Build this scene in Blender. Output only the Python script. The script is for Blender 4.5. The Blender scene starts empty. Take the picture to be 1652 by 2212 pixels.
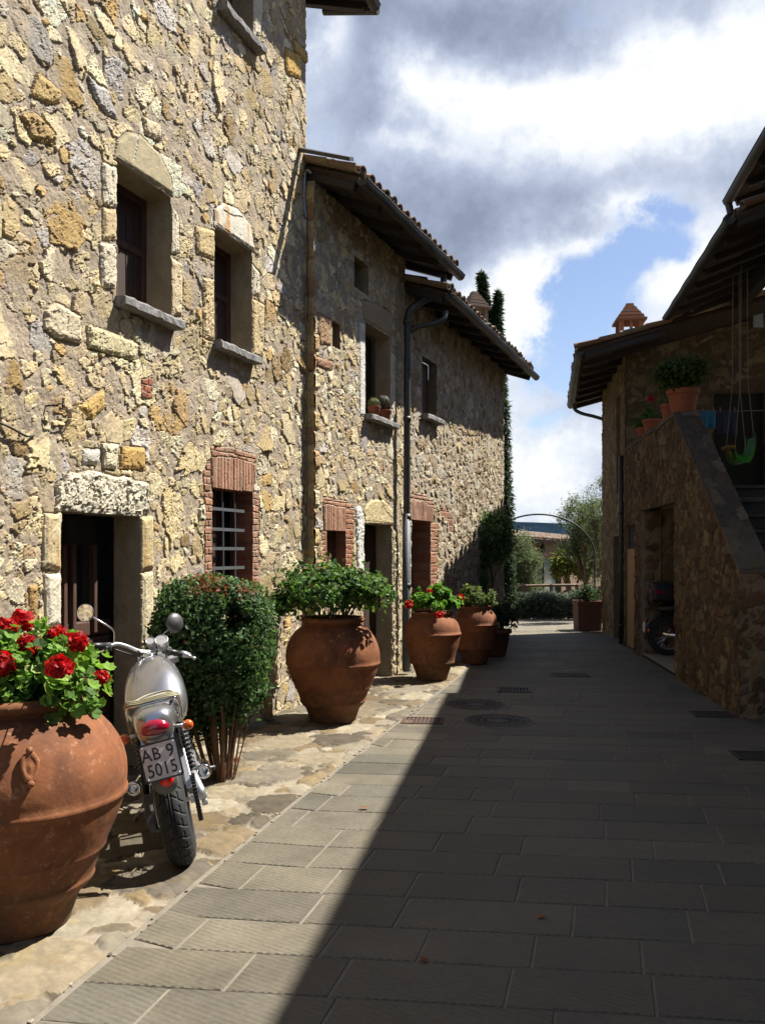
import bpy, math, random
import numpy as np
from mathutils import Vector, Matrix

# ---------------------------------------------------------------- camera model
F, CX, HY, EYE = 1876.0, 826.0, 1195.0, 1.55
W_, H_ = 1652.0, 2212.0
rnd = random.Random(7)
R = math.radians
scene = bpy.context.scene
COL = scene.collection

def P(px, py, Y):
    return np.array([(px-CX)/F*Y, Y, EYE+(HY-py)/F*Y])
def G(px, py, z=0.0):
    Y = (EYE-z)*F/(py-HY)
    return np.array([(px-CX)/F*Y, Y, z])

# ---------------------------------------------------------------- noise
_tabs = {}
def _tab(seed):
    if seed not in _tabs:
        _tabs[seed] = np.random.RandomState(seed).rand(256, 256)
    return _tabs[seed]
def vnoise(x, y, seed=0):
    T = _tab(seed)
    xi = np.floor(x).astype(int); yi = np.floor(y).astype(int)
    fx = x-xi; fy = y-yi
    fx = fx*fx*(3-2*fx); fy = fy*fy*(3-2*fy)
    a = T[xi & 255, yi & 255]; b = T[(xi+1) & 255, yi & 255]
    c = T[xi & 255, (yi+1) & 255]; d = T[(xi+1) & 255, (yi+1) & 255]
    return (a*(1-fx)+b*fx)*(1-fy)+(c*(1-fx)+d*fx)*fy
def fbm(x, y, seed=0, oct=4):
    r = 0; a = .5; t = 0
    for o in range(oct):
        r = r+a*vnoise(x, y, seed+o*13); t += a
        x = x*2.03+5.1; y = y*2.03+9.7; a *= .5
    return r/t
def voro(x, y, seed):
    """jittered-grid Voronoi: offset to nearest point, two random values of the cell, F2-F1"""
    T = _tab(seed); U = _tab(seed+1); A = _tab(seed+2); B = _tab(seed+3)
    xi = np.floor(x).astype(int); yi = np.floor(y).astype(int)
    f1 = np.full(x.shape, 9.); f2 = np.full(x.shape, 9.)
    ox = np.zeros(x.shape); oy = np.zeros(x.shape); ra = np.zeros(x.shape); rb = np.zeros(x.shape)
    for i in (-1, 0, 1):
        for j in (-1, 0, 1):
            cx = xi+i; cy = yi+j
            dx = x-(cx+T[cx & 255, cy & 255]); dy = y-(cy+U[cx & 255, cy & 255])
            d = dx*dx+dy*dy
            m = d < f1
            f2 = np.where(m, f1, np.minimum(f2, d))
            f1 = np.where(m, d, f1)
            ox = np.where(m, dx, ox); oy = np.where(m, dy, oy)
            ra = np.where(m, A[cx & 255, cy & 255], ra); rb = np.where(m, B[cx & 255, cy & 255], rb)
    return ox, oy, ra, rb, np.sqrt(f2)-np.sqrt(f1)
def sstep(a, b, x):
    t = np.clip((x-a)/(b-a), 0, 1)
    return t*t*(3-2*t)

# ---------------------------------------------------------------- materials
MATS = {}
ALB = .62   # the lane is exposed for its shade, so surface colours stay at their real, modest reflectance
def alb(c): return tuple(v*ALB for v in c)
class NT:
    def __init__(s, name):
        m = bpy.data.materials.new(name); m.use_nodes = True
        s.m = m; s.t = m.node_tree; s.n = s.t.nodes; s.l = s.t.links
        s.b = s.n['Principled BSDF']; s.out = s.n['Material Output']
    def node(s, kind, **kw):
        nd = s.n.new(kind)
        for k, v in kw.items(): setattr(nd, k, v)
        return nd
    def noise(s, scale, detail=4, rough=.6, vec=None, dist=0):
        nd = s.node('ShaderNodeTexNoise'); nd.inputs['Scale'].default_value = scale
        nd.inputs['Detail'].default_value = detail; nd.inputs['Roughness'].default_value = rough
        nd.inputs['Distortion'].default_value = dist
        s.l.new(vec if vec is not None else s.coord(), nd.inputs['Vector'])
        return nd.outputs['Fac']
    def coord(s):
        if not hasattr(s, '_c'):
            s._c = s.node('ShaderNodeNewGeometry').outputs['Position']
        return s._c
    def mix(s, fac, a, b, mode='MIX'):
        nd = s.node('ShaderNodeMix', data_type='RGBA', blend_type=mode)
        s._in(nd.inputs[0], fac); s._in(nd.inputs[6], a); s._in(nd.inputs[7], b)
        return nd.outputs[2]
    def math(s, op, a, b=0., c=None):
        nd = s.node('ShaderNodeMath', operation=op)
        s._in(nd.inputs[0], a); s._in(nd.inputs[1], b)
        if c is not None: s._in(nd.inputs[2], c)
        return nd.outputs[0]
    def ramp(s, fac, lo, hi, a=0., b=1.):
        nd = s.node('ShaderNodeMapRange'); nd.clamp = True
        s._in(nd.inputs[0], fac); nd.inputs[1].default_value = lo; nd.inputs[2].default_value = hi
        nd.inputs[3].default_value = a; nd.inputs[4].default_value = b
        return nd.outputs[0]
    def attr(s, name, out='Color'):
        nd = s.node('ShaderNodeAttribute'); nd.attribute_name = name
        return nd.outputs[out]
    def _in(s, sock, v):
        if isinstance(v, bpy.types.NodeSocket): s.l.new(v, sock)
        elif isinstance(v, (tuple, list)): sock.default_value = tuple(v)+((1,) if len(v) == 3 and sock.type == 'RGBA' else ())
        else: sock.default_value = v
    def bump(s, h, strength=.5, dist=.01):
        nd = s.node('ShaderNodeBump'); nd.inputs['Strength'].default_value = strength
        nd.inputs['Distance'].default_value = dist
        s.l.new(h, nd.inputs['Height'])
        if s.b.inputs['Normal'].is_linked: s.l.new(s.b.inputs['Normal'].links[0].from_socket, nd.inputs['Normal'])
        s.l.new(nd.outputs[0], s.b.inputs['Normal'])
    def set(s, color=None, rough=None, metal=None, **kw):
        if color is not None: s._in(s.b.inputs['Base Color'], color)
        if rough is not None: s._in(s.b.inputs['Roughness'], rough)
        if metal is not None: s._in(s.b.inputs['Metallic'], metal)
        for k, v in kw.items(): s._in(s.b.inputs[k.replace('_', ' ')], v)
        return s

def stone_mat(name, bumpd=.006, scale=1.0, spec=.25):
    t = NT(name); c = t.attr('Col')
    n1 = t.noise(38*scale, 6, .7); n2 = t.noise(9*scale, 4, .6)
    k = t.ramp(n1, .25, .75, .80, 1.16)
    k = t.math('MULTIPLY', k, t.ramp(n2, .3, .7, .86, 1.12))
    col = t.node('ShaderNodeVectorMath', operation='SCALE')
    t.l.new(c, col.inputs[0]); t.l.new(k, col.inputs['Scale'])
    st = t.ramp(t.noise(4.5*scale, 5, .7, dist=1.5), .58, .72)
    cc = t.mix(t.math('MULTIPLY', st, .35), col.outputs[0], (.19, .105, .045))
    t.set(cc, .92, Specular_IOR_Level=spec)
    t.bump(t.noise(60*scale, 4, .7), .38, bumpd); t.bump(t.noise(200*scale, 3, .7), .22, bumpd*.3)
    return t.m
def simple(name, col, rough=.6, metal=0., var=.15, scale=20, bump=0., bdist=.003, **kw):
    t = NT(name)
    k = t.ramp(t.noise(scale, 5, .65), .3, .7, 1-var, 1+var)
    sc = t.node('ShaderNodeVectorMath', operation='SCALE')
    sc.inputs[0].default_value = alb(col) if metal < .5 else col; t.l.new(k, sc.inputs['Scale'])
    t.set(sc.outputs[0], rough, metal, **kw)
    if bump: t.bump(t.noise(scale*3, 4, .7), bump, bdist)
    return t.m
def wood(name, col, rough=.7, axis='Z'):
    t = NT(name)
    mp = t.node('ShaderNodeMapping'); t.l.new(t.coord(), mp.inputs[0])
    mp.inputs['Scale'].default_value = (1, 1, .08) if axis == 'Z' else (.12, .12, 1)
    n = t.noise(60, 5, .7, vec=mp.outputs[0])
    t.set(t.mix(t.ramp(n, .3, .7), tuple(c*.4 for c in col), tuple(c*.9 for c in col)), rough)
    t.bump(n, .4, .003)
    return t.m
def terracotta(name, base, dark, pale):
    base, dark, pale = (tuple(v*.72 for v in q) for q in (base, dark, pale)); t = NT(name)
    n = t.noise(5, 6, .7, dist=.6); n2 = t.noise(26, 5, .7); n3 = t.noise(2.2, 3, .6)
    c = t.mix(t.ramp(n, .38, .66), base, dark)
    c = t.mix(t.math('MULTIPLY', t.ramp(n2, .56, .68), t.ramp(n3, .40, .56)), c, pale)
    z = t.node('ShaderNodeSeparateXYZ'); t.l.new(t.coord(), z.inputs[0])
    # old patina near the jar's foot, doubling as painted shade on its lower half
    foot = t.math('MULTIPLY', t.ramp(z.outputs[2], .42, .10), t.ramp(t.noise(9, 6, .75), .36, .58))
    c = t.mix(t.math('MULTIPLY', foot, .7), c, (.055, .042, .022))
    t.set(c, .82, Specular_IOR_Level=.3)
    t.bump(t.noise(60, 5, .7), .4, .004); t.bump(t.noise(8, 3, .5), .5, .012)
    return t.m
def leaf_mat(name, trans=.35, rough=.6):
    t = NT(name); c = t.attr('Col')
    t.set(c, rough, Specular_IOR_Level=.22)
    tr = t.node('ShaderNodeBsdfTranslucent'); mx = t.node('ShaderNodeMixShader')
    br = t.mix(.5, c, (.9, 1., .25), 'MULTIPLY')
    sc = t.node('ShaderNodeVectorMath', operation='SCALE'); t.l.new(br, sc.inputs[0]); sc.inputs['Scale'].default_value = 1.8
    t.l.new(sc.outputs[0], tr.inputs['Color'])
    mx.inputs[0].default_value = trans
    t.l.new(t.b.outputs[0], mx.inputs[1]); t.l.new(tr.outputs[0], mx.inputs[2])
    t.l.new(mx.outputs[0], t.out.inputs['Surface'])
    return t.m

M = {}
M['stone'] = stone_mat('rubble_stone')
M['flag'] = stone_mat('flagstone', .004, .8)
M['pot'] = terracotta('terracotta', (.275, .098, .036), (.13, .048, .022), (.38, .19, .10))
M['clay'] = simple('clay_pot', (.36, .10, .045), .8, var=.12)
M['claybox'] = simple('clay_box', (.20, .075, .045), .85, var=.2)
M['soil'] = simple('soil', (.05, .035, .022), .95, var=.4, scale=60, bump=.8, bdist=.01)
M['iron'] = simple('grey_iron', (.16, .165, .18), .5, .6, var=.1)
M['dark_iron'] = simple('dark_iron', (.035, .033, .03), .6, .5, var=.2)
M['gutter'] = simple('gutter_copper', (.05, .05, .045), .5, .5, var=.3)
M['zinc'] = simple('zinc', (.25, .27, .28), .45, .7, var=.12)
M['wood'] = wood('brown_wood', (.10, .045, .028))
M['shutter'] = wood('shutter_wood', (.055, .028, .018))
M['beam'] = wood('beam_wood', (.028, .02, .015), axis='X')
M['door_yellow'] = wood('ochre_wood', (.60, .32, .07))
M['rail'] = wood('rail_wood', (.22, .13, .08), axis='X')
M['bark'] = wood('bark', (.16, .085, .045))
M['stem_g'] = simple('green_stem', (.10, .16, .05), .6)
M['leaf'] = leaf_mat('leaf')
M['petal'] = leaf_mat('petal', .3, .5)
M['sill'] = simple('grey_sill_stone', (.27, .26, .25), .9, var=.45, scale=30, bump=.8, bdist=.008)
M['dark'] = simple('dark_room', (.02, .018, .015), .9)
M['glass'] = NT('window_glass').set((.02, .025, .025), .08, 0, Specular_IOR_Level=.6).m
M['plaster'] = simple('ochre_plaster', (.18, .11, .052), .9, var=.2, scale=6)
def tile_mat():
    t = NT('roof_tile'); c = t.attr('Col')
    n = t.noise(30, 5, .7); l = t.noise(7, 5, .7)
    cc = t.mix(t.ramp(l, .5, .68), c, (.12, .11, .08))
    sc = t.node('ShaderNodeVectorMath', operation='SCALE'); t.l.new(cc, sc.inputs[0])
    t.l.new(t.ramp(n, .3, .7, .75, 1.2), sc.inputs['Scale'])
    t.set(sc.outputs[0], .9); t.bump(n, .5, .005)
    return t.m
M['tile'] = tile_mat()
M['soffit'] = simple('terracotta_soffit', (.06, .036, .024), .9, var=.35, scale=9)

# ---------------------------------------------------------------- objects
WL = {}
def thing(name, label, cat, loc=(0, 0, 0), group=None):
    o = bpy.data.objects.new(name, None); COL.objects.link(o)
    o.empty_display_size = .1
    o.location = tuple(float(v) for v in loc); WL[o.name] = np.array(loc, float)
    o['label'] = label; o['category'] = cat
    if group: o['group'] = group
    return o
def mesh_obj(name, V, Fq, mat, parent=None, smooth=False, col=None, bevel=0., uv=None):
    V = np.asarray(V, float)
    base = WL[parent.name] if parent is not None else np.zeros(3)
    me = bpy.data.meshes.new(name)
    V = V-base
    if isinstance(Fq, np.ndarray):
        k = Fq.shape[1]
        me.vertices.add(len(V)); me.vertices.foreach_set('co', V.astype(np.float32).ravel())
        me.loops.add(Fq.size); me.loops.foreach_set('vertex_index', Fq.astype(np.int32).ravel())
        me.polygons.add(len(Fq)); me.polygons.foreach_set('loop_start', (np.arange(len(Fq))*k).astype(np.int32))
        me.update(calc_edges=True)
    else:
        me.from_pydata(V.tolist(), [], Fq); me.update()
    if col is not None:
        a = me.color_attributes.new('Col', 'FLOAT_COLOR', 'POINT')
        c = np.ones((len(V), 4), np.float32); c[:, :3] = np.asarray(col)*ALB
        a.data.foreach_set('color', c.ravel())
    if uv is not None:
        l = me.uv_layers.new(name='UVMap'); l.data.foreach_set('uv', np.asarray(uv, np.float32).ravel())
    me.polygons.foreach_set('use_smooth', [bool(smooth)]*len(me.polygons))
    me.materials.append(mat)
    o = bpy.data.objects.new(name, me); COL.objects.link(o)
    if parent is not None: o.parent = parent
    WL[o.name] = base
    if bevel:
        b = o.modifiers.new('bevel', 'BEVEL'); b.width = bevel; b.segments = 2; b.limit_method = 'ANGLE'
    return o
def tag(o, label=None, cat=None, group=None, kind=None):
    for k, v in (('label', label), ('category', cat), ('group', group), ('kind', kind)):
        if v: o[k] = v
    return o

def frame_of(d):
    d = d/np.linalg.norm(d)
    u = np.cross(d, (0, 0, 1.)) if abs(d[2]) < .95 else np.cross(d, (1., 0, 0))
    u /= np.linalg.norm(u)
    return d, u, np.cross(u, d)
def smoothpts(pts, k=6):
    pts = [np.asarray(p, float) for p in pts]; out = []
    q = [2*pts[0]-pts[1]]+pts+[2*pts[-1]-pts[-2]]
    for i in range(1, len(q)-2):
        for j in range(k):
            t = j/k
            a, b, c, d = q[i-1], q[i], q[i+1], q[i+2]
            out.append(.5*((2*b)+(-a+c)*t+(2*a-5*b+4*c-d)*t*t+(-a+3*b-3*c+d)*t**3))
    out.append(pts[-1]); return out
class MB:
    def __init__(s, M=None): s.V = []; s.F = []; s.C = []; s.n = 0; s.M = M
    def add(s, v, f, col=None):
        v = np.asarray(v, float).reshape(-1, 3)
        if s.M is not None: v = v@s.M[:3, :3].T+s.M[:3, 3]
        s.V.append(v); s.F += [tuple(int(i)+s.n for i in q) for q in f]; s.n += len(v)
        s.C.append(np.tile(np.array(col if col is not None else (1, 1, 1), float), (len(v), 1)))
        return s
    def box(s, c, size, rot=None, col=None):
        h = np.array(size)/2
        v = np.array([[x, y, z] for x in (-1, 1) for y in (-1, 1) for z in (-1, 1)])*h
        if rot is not None: v = v@np.asarray(rot).T
        return s.add(v+np.array(c), [(0, 1, 3, 2), (4, 6, 7, 5), (0, 4, 5, 1), (2, 3, 7, 6), (0, 2, 6, 4), (1, 5, 7, 3)], col)
    def beam(s, a, b, w, h, col=None, up=None):
        a = np.asarray(a, float); b = np.asarray(b, float)
        d = b-a; L = np.linalg.norm(d); d = d/L
        z = np.array(up if up is not None else (0, 0, 1.), float)
        u = np.cross(d, z); u /= np.linalg.norm(u); z = np.cross(u, d)
        return s.box((a+b)/2, (L, w, h), np.array([d, u, z]).T, col)
    def tube(s, pts, r, n=8, cap=True, col=None, flat=1.0):
        pts = [np.asarray(p, float) for p in pts]; m = len(pts)
        rr = [r]*m if np.isscalar(r) else list(r)
        v = []; u = None
        for i, p in enumerate(pts):
            d = pts[min(i+1, m-1)]-pts[max(i-1, 0)]
            d = d/(np.linalg.norm(d)+1e-9)
            if u is None: _, u, _w = frame_of(d)
            u = u-d*np.dot(u, d); u /= np.linalg.norm(u)+1e-9; w = np.cross(d, u)
            for k in range(n):
                a = 2*math.pi*k/n
                v.append(p+rr[i]*(math.cos(a)*u+flat*math.sin(a)*w))
        f = [(i*n+k, i*n+(k+1) % n, (i+1)*n+(k+1) % n, (i+1)*n+k) for i in range(m-1) for k in range(n)]
        if cap: f += [tuple(range(n))[::-1], tuple(range((m-1)*n, m*n))]
        return s.add(v, f, col)
    def lathe(s, prof, c=(0, 0, 0), n=32, axis=None, col=None, wob=None):
        """prof: (r, z) pairs; axis: 3x3 whose third column is the spin axis"""
        v = []
        for r, z in prof:
            for k in range(n):
                a = 2*math.pi*k/n
                q = r*(1+(wob(a, z) if wob else 0))
                v.append((q*math.cos(a), q*math.sin(a), z))
        v = np.array(v)
        if axis is not None: v = v@np.asarray(axis).T
        m = len(prof)
        f = [(i*n+k, i*n+(k+1) % n, (i+1)*n+(k+1) % n, (i+1)*n+k) for i in range(m-1) for k in range(n)]
        return s.add(v+np.array(c), f, col)
    def disc(s, c, r, n=24, nrm=(0, 0, 1), col=None):
        d, u, w = frame_of(np.array(nrm, float))
        v = [np.array(c)+r*(math.cos(2*math.pi*k/n)*u+math.sin(2*math.pi*k/n)*w) for k in range(n)]
        return s.add(v, [tuple(range(n))], col)
    def loft(s, secs, col=None, cap=True):
        """secs: list of equal-length loops of points"""
        n = len(secs[0]); m = len(secs)
        v = np.array(secs).reshape(-1, 3)
        f = [(i*n+k, i*n+(k+1) % n, (i+1)*n+(k+1) % n, (i+1)*n+k) for i in range(m-1) for k in range(n)]
        if cap: f += [tuple(range(n))[::-1], tuple(range((m-1)*n, m*n))]
        return s.add(v, f, col)
    def ball(s, c, r, n=12, col=None):
        r = np.array(r if not np.isscalar(r) else (r, r, r), float)
        prof = [(max(1e-4, math.sin(math.pi*i/n)), -math.cos(math.pi*i/n)) for i in range(n+1)]
        v = np.array([(q*math.cos(2*math.pi*k/(2*n)), q*math.sin(2*math.pi*k/(2*n)), z) for q, z in prof for k in range(2*n)])*r+np.array(c)
        m = 2*n
        f = [(i*m+k, i*m+(k+1) % m, (i+1)*m+(k+1) % m, (i+1)*m+k) for i in range(n) for k in range(m)]
        return s.add(v, f, col)
    def build(s, name, mat, parent=None, smooth=False, bevel=0., col=False):
        return mesh_obj(name, np.concatenate(s.V), s.F, mat, parent, smooth, np.concatenate(s.C) if col else None, bevel)

# ---------------------------------------------------------------- leaves
def rotmats(n, rs, out=None, spread=1.0):
    """random frames; if out (n,3) is given, the leaf normal leans toward it"""
    z = rs.normal(size=(n, 3))
    if out is not None:
        o = out/(np.linalg.norm(out, axis=1, keepdims=True)+1e-9)
        z = o+spread*z*.6
    z /= np.linalg.norm(z, axis=1, keepdims=True)
    x = rs.normal(size=(n, 3)); x -= z*np.sum(x*z, 1, keepdims=True); x /= np.linalg.norm(x, axis=1, keepdims=True)
    return np.stack([x, np.cross(z, x), z], axis=2)
def leaf_shape(kind):
    if kind == 'oval':
        v = np.array([(0, 0, 0), (.3, .3, .1), (.7, .26, .06), (1, 0, -.08), (.7, -.26, .06), (.3, -.3, .1), (.5, 0, -.02)], float)
        f = [(0, 6, 1), (1, 6, 2), (2, 6, 3), (3, 6, 4), (4, 6, 5), (5, 6, 0)]
    elif kind == 'narrow':
        v = np.array([(0, 0, 0), (.45, .11, .04), (1, 0, -.05), (.45, -.11, .04)], float)
        f = [(0, 1, 2), (0, 2, 3)]
    elif kind == 'round':   # lobed geranium leaf
        n = 12; v = [(0, 0, -.12)]
        for k in range(n):
            a = 2*math.pi*(k+.5)/n*.93+.2
            r = .5*(1.08 if k % 2 else .9)
            v.append((r*math.cos(a), r*math.sin(a), .09*(1 if k % 2 else -.4)+.04))
        v = np.array(v, float); f = [(0, 1+k, 1+(k+1)) for k in range(n-1)]+[(0, n, 1)]
    elif kind == 'petal':
        v = np.array([(0, 0, 0), (.5, .36, .16), (.95, .2, .02), (.95, -.2, .1), (.5, -.36, .16)], float)
        f = [(0, 1, 2), (0, 2, 3), (0, 3, 4)]
    return v, np.array(f)
def leaves(name, pts, out, size, cols, mat, parent, seed=0, kind='oval', spread=1., stem_dir=None):
    rs = np.random.RandomState(seed); n = len(pts)
    lv, lf = leaf_shape(kind)
    Rm = rotmats(n, rs, out, spread)
    sc = size*rs.uniform(.65, 1.25, (n, 1, 1))
    V = np.einsum('nij,kj->nki', Rm, lv)*sc+pts[:, None, :]
    Fc = (lf[None]+(np.arange(n)*len(lv))[:, None, None]).reshape(-1, 3)
    cols = np.asarray(cols); w = cols[:, 3]/cols[:, 3].sum()
    ci = rs.choice(len(cols), n, p=w); c = cols[ci, :3]*rs.uniform(.75, 1.25, (n, 1))
    C = np.repeat(c[:, None, :], len(lv), 1).reshape(-1, 3)
    return mesh_obj(name, V.reshape(-1, 3), Fc, mat, parent, False, C)
def clumps(rs, n, center, rad, ncl, cl_r, shell=.55, zmin=-1., power=None):
    """leaf points gathered in clumps over an ellipsoid"""
    center = np.array(center, float); rad = np.array(rad, float)
    d = rs.normal(size=(ncl, 3)); d /= np.linalg.norm(d, axis=1, keepdims=True)
    d = d[d[:, 2] > zmin]
    if power: d = np.sign(d)*np.abs(d)**power
    q = d*rs.uniform(shell, 1., (len(d), 1))
    w = rs.uniform(.4, 1.6, len(d)); w /= w.sum()
    i = rs.choice(len(d), n, p=w)
    g = rs.normal(size=(n, 3))*cl_r*rs.uniform(.6, 1.2, (len(d), 1))[i]
    p = center+q[i]*rad+g
    return p, (p-center)/rad
# ---------------------------------------------------------------- rubble walls
CREAM = [(.69, .575, .36), (.63, .515, .30), (.73, .645, .455), (.55, .42, .22), (.50, .34, .14), (.52, .47, .40), (.62, .49, .30), (.40, .27, .13), (.56, .51, .46), (.44, .38, .31)]
CW = np.array([4, 5, 2.6, 2.6, 1.0, .6, 3.4, .5, .5, .35]); CW = CW/CW.sum()
MORTAR = np.array((.43, .35, .255))
class Wall:
    """a vertical plane: O on the ground, d along it, n out to the street"""
    def __init__(s, O, d, side=1):
        s.O = np.array([O[0], O[1], 0.]); d = np.array([d[0], d[1], 0.]); s.d = d/np.linalg.norm(d)
        s.n = np.array([s.d[1], -s.d[0], 0.])*side
    def sz(s, px, py=HY):
        r = (px-CX)/F
        t = (r*s.O[1]-s.O[0])/(s.d[0]-r*s.d[1])
        Y = s.O[1]+t*s.d[1]
        return t, EYE+(HY-py)/F*Y
    def sY(s, Y): return (Y-s.O[1])/s.d[1]
    def pt(s, t, z, out=0.): return s.O+s.d*t+s.n*out+np.array([0, 0, z])
    def rect(s, x0, x1, y0, y1):
        """pixel box -> (s0, s1, z0, z1), heights taken at the middle"""
        a, _ = s.sz(x0); b, _ = s.sz(x1)
        xm = (x0+x1)/2
        return a, b, s.sz(xm, y1)[1], s.sz(xm, y0)[1]
    def poly(s, pts): return np.array([s.sz(*p) for p in pts])

def poly_sdf(X, Z, poly):
    n = len(poly); d = np.full(X.shape, 1e9); inside = np.zeros(X.shape, bool)
    for i in range(n):
        ax, az = poly[i]; bx, bz = poly[(i+1) % n]
        ex, ez = bx-ax, bz-az; L = ex*ex+ez*ez+1e-12
        t = np.clip(((X-ax)*ex+(Z-az)*ez)/L, 0, 1)
        d = np.minimum(d, np.hypot(X-ax-t*ex, Z-az-t*ez))
        c = ((az > Z) != (bz > Z))
        with np.errstate(divide='ignore', invalid='ignore'):
            c = c & (X < (bx-ax)*(Z-az)/(bz-az+1e-12)+ax)
        inside ^= c
    return np.where(inside, -d, d)
def axis_lines(a, b, step, marks, coarse=None):
    ms = sorted(set([a, b]+[m for m in marks if a < m < b])); out = [a]
    for p, q in zip(ms[:-1], ms[1:]):
        st = step
        if coarse is not None and (q <= coarse[0]+1e-6): st = coarse[1]
        k = max(1, int(round((q-p)/st)))
        out += list(p+(q-p)*np.arange(1, k+1)/k)
    return np.array(out)
def scatter(rs, s0, s1, z0, z1, classes):
    pts = np.zeros((0, 4))
    for (rlo, rhi, tries, pack) in classes:
        for _ in range(tries):
            r = rs.uniform(rlo, rhi); p = (rs.uniform(s0, s1), rs.uniform(z0, z1))
            if len(pts):
                d = np.hypot(pts[:, 0]-p[0], pts[:, 1]-p[1])
                if np.any(d < pack*(pts[:, 2]+r)): continue
            pts = np.vstack([pts, (p[0], p[1], r, 0)])
    return pts
def rubble(name, wall, s0, s1, z0, z1, step, parent, seed, classes, openings=(), specials=(), top=None,
           mortar=.008, relief=.0105, mat='stone', coarse=None, plane=None, palette=None, mcol=None, aspect=(1.0, 1.8), gap=.05, reveal_col=(.42, .34, .22), edge_soft=.055, curve=None, flat=False, wgain=1.09):
    """one sheet of rubble masonry with its stones modelled; specials are dressed stones or brickwork laid into it"""
    rs = np.random.RandomState(seed)
    ms = []; mz = []
    for o in openings: ms += [o['r'][0], o['r'][1]]; mz += [o['r'][2], o['r'][3]]
    if coarse: ms.append(coarse[0])
    S = axis_lines(s0, s1, step, ms, coarse); Z = axis_lines(z0, z1, step, mz)
    X, Y = np.meshgrid(S, Z)
    wx = X+(fbm(X*5, Y*5, seed+1, 3)-.5)*.10+(fbm(X*20, Y*20, seed+2, 3)-.5)*.034
    wz = Y+(fbm(X*5+40, Y*5, seed+3, 3)-.5)*.10+(fbm(X*20+9, Y*20, seed+4, 3)-.5)*.034
    pts = scatter(rs, s0-.1, s1+.1, z0-.1, z1+.1, classes)
    F1 = np.full(X.shape, 1.16); F2 = np.full(X.shape, 1.16); ID = np.full(X.shape, -1)
    for k, (cx, cz, r, _) in enumerate(pts):
        asp = rs.uniform(*aspect); a = rs.normal(0, .22)
        if rs.rand() < .18: a += math.pi/2
        ra = r*1.22*math.sqrt(asp); rb = r*1.22/math.sqrt(asp)
        m = ra*1.4+.09
        i0, i1 = np.searchsorted(S, (cx-m, cx+m)); j0, j1 = np.searchsorted(Z, (cz-m, cz+m))
        if i0 >= i1 or j0 >= j1: continue
        dx = wx[j0:j1, i0:i1]-cx; dz = wz[j0:j1, i0:i1]-cz
        u = (dx*math.cos(a)+dz*math.sin(a))/ra; v = (-dx*math.sin(a)+dz*math.cos(a))/rb
        # an irregular polygon outline: a few random chords
        D = (np.abs(u)**3+np.abs(v)**3)**(1/3)
        for q in range(4):
            th = rs.uniform(0, 6.283); D = np.maximum(D, (u*math.cos(th)+v*math.sin(th))/rs.uniform(.55, .95))
        f1 = F1[j0:j1, i0:i1]; f2 = F2[j0:j1, i0:i1]; idd = ID[j0:j1, i0:i1]
        b = D < f1
        F2[j0:j1, i0:i1] = np.where(b, f1, np.minimum(f2, D)); F1[j0:j1, i0:i1] = np.where(b, D, f1)
        ID[j0:j1, i0:i1] = np.where(b, k, idd)
    N = max(1, len(pts)); pal = np.array(palette if palette is not None else CREAM)
    cw = CW if palette is None else np.ones(len(pal))/len(pal)
    sc = pal[rs.choice(len(pal), N, p=cw)]*rs.uniform(.70, 1.24, (N, 1))
    sh = rs.uniform(.35, 1.0, N)*relief; srough = rs.uniform(.25, 1.5, N)
    tx = rs.normal(0, .07, N); tz = rs.normal(0, .07, N)
    k = np.where(ID < 0, 0, ID); PX = pts[:, 0][k] if len(pts) else X*0; PZ = pts[:, 1][k] if len(pts) else X*0
    wl = rs.uniform(0, 1, N)[k]
    # chipped facets, two sizes, stretched along a diagonal as the mason's blows left them
    ca, sa = math.cos(.9), math.sin(.9)
    U = X*ca+Y*sa; Vv = -X*sa+Y*ca
    ax, ay, r1, r2, e1 = voro(U*11+(fbm(X*9, Y*9, seed+8, 3)-.5)*2.4, Vv*24+(fbm(X*9+7, Y*9, seed+9, 3)-.5)*2.4, seed+20)
    bx, by, q1, q2, e2 = voro(U*26+(fbm(X*20, Y*20, seed+5, 2)-.5)*2, Vv*54, seed+30)
    fac = (ax*(r1-.5)+ay*(r2-.5))*.018+(r1-.5)*.011+(bx*(q1-.5)+by*(q2-.5))*.012+(q1-.5)*.0045-sstep(.10, .0, e1)*.004*(r2 > .5)
    fn = fbm(X*60, Y*60, seed+6, 3)-.5
    msk = sstep(0, edge_soft, (F2-F1)-gap*(.35+.9*fbm(X*3, Y*3, seed+7, 2)))
    dome = 1-.18*np.clip(F1, 0, 1)**4
    hs = (sh[k]*dome+tx[k]*(X-PX)+tz[k]*(Y-PZ)+fac*srough[k]*.62+fn*.0025-.005*sstep(.03, .0, np.abs(fbm(U*6, Vv*17, seed+17, 3)-.5))*(wl > .3))
    if flat: hs = sh[k]*(1-.12*np.clip(F1, 0, 1)**4)+(tx[k]*(X-PX)+tz[k]*(Y-PZ))*.12+(fac*.22+fn*.003)
    Hs = hs*msk-.03*(1-msk); Hs = np.where(ID < 0, -.03, Hs)
    Hm = .001+(fbm(X*7, Y*7, seed+11, 4)-.5)*mortar*2.2+(fbm(X*55, Y*55, seed+12, 3)-.5)*.007
    Hm = np.where(flat, (fbm(X*30, Y*30, seed+12, 3)-.5)*.003, Hm)
    gv = (F2-F1)-gap*(.35+.9*fbm(X*3, Y*3, seed+7, 2)); Hm = Hm-.005*np.exp(-(gv/.04)**2)*(fbm(X*6, Y*6, seed+18, 2) > .42)
    LAB = np.zeros(X.shape, int)
    isS = sstep(-.0015, .003, Hs-Hm)
    H = np.maximum(Hs, Hm)
    vein = fbm(X*13, Y*13, seed+14, 4)
    csto = sc[k]*(1+(r1-.5)[..., None]*.22+(q1-.5)[..., None]*.14)
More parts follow.
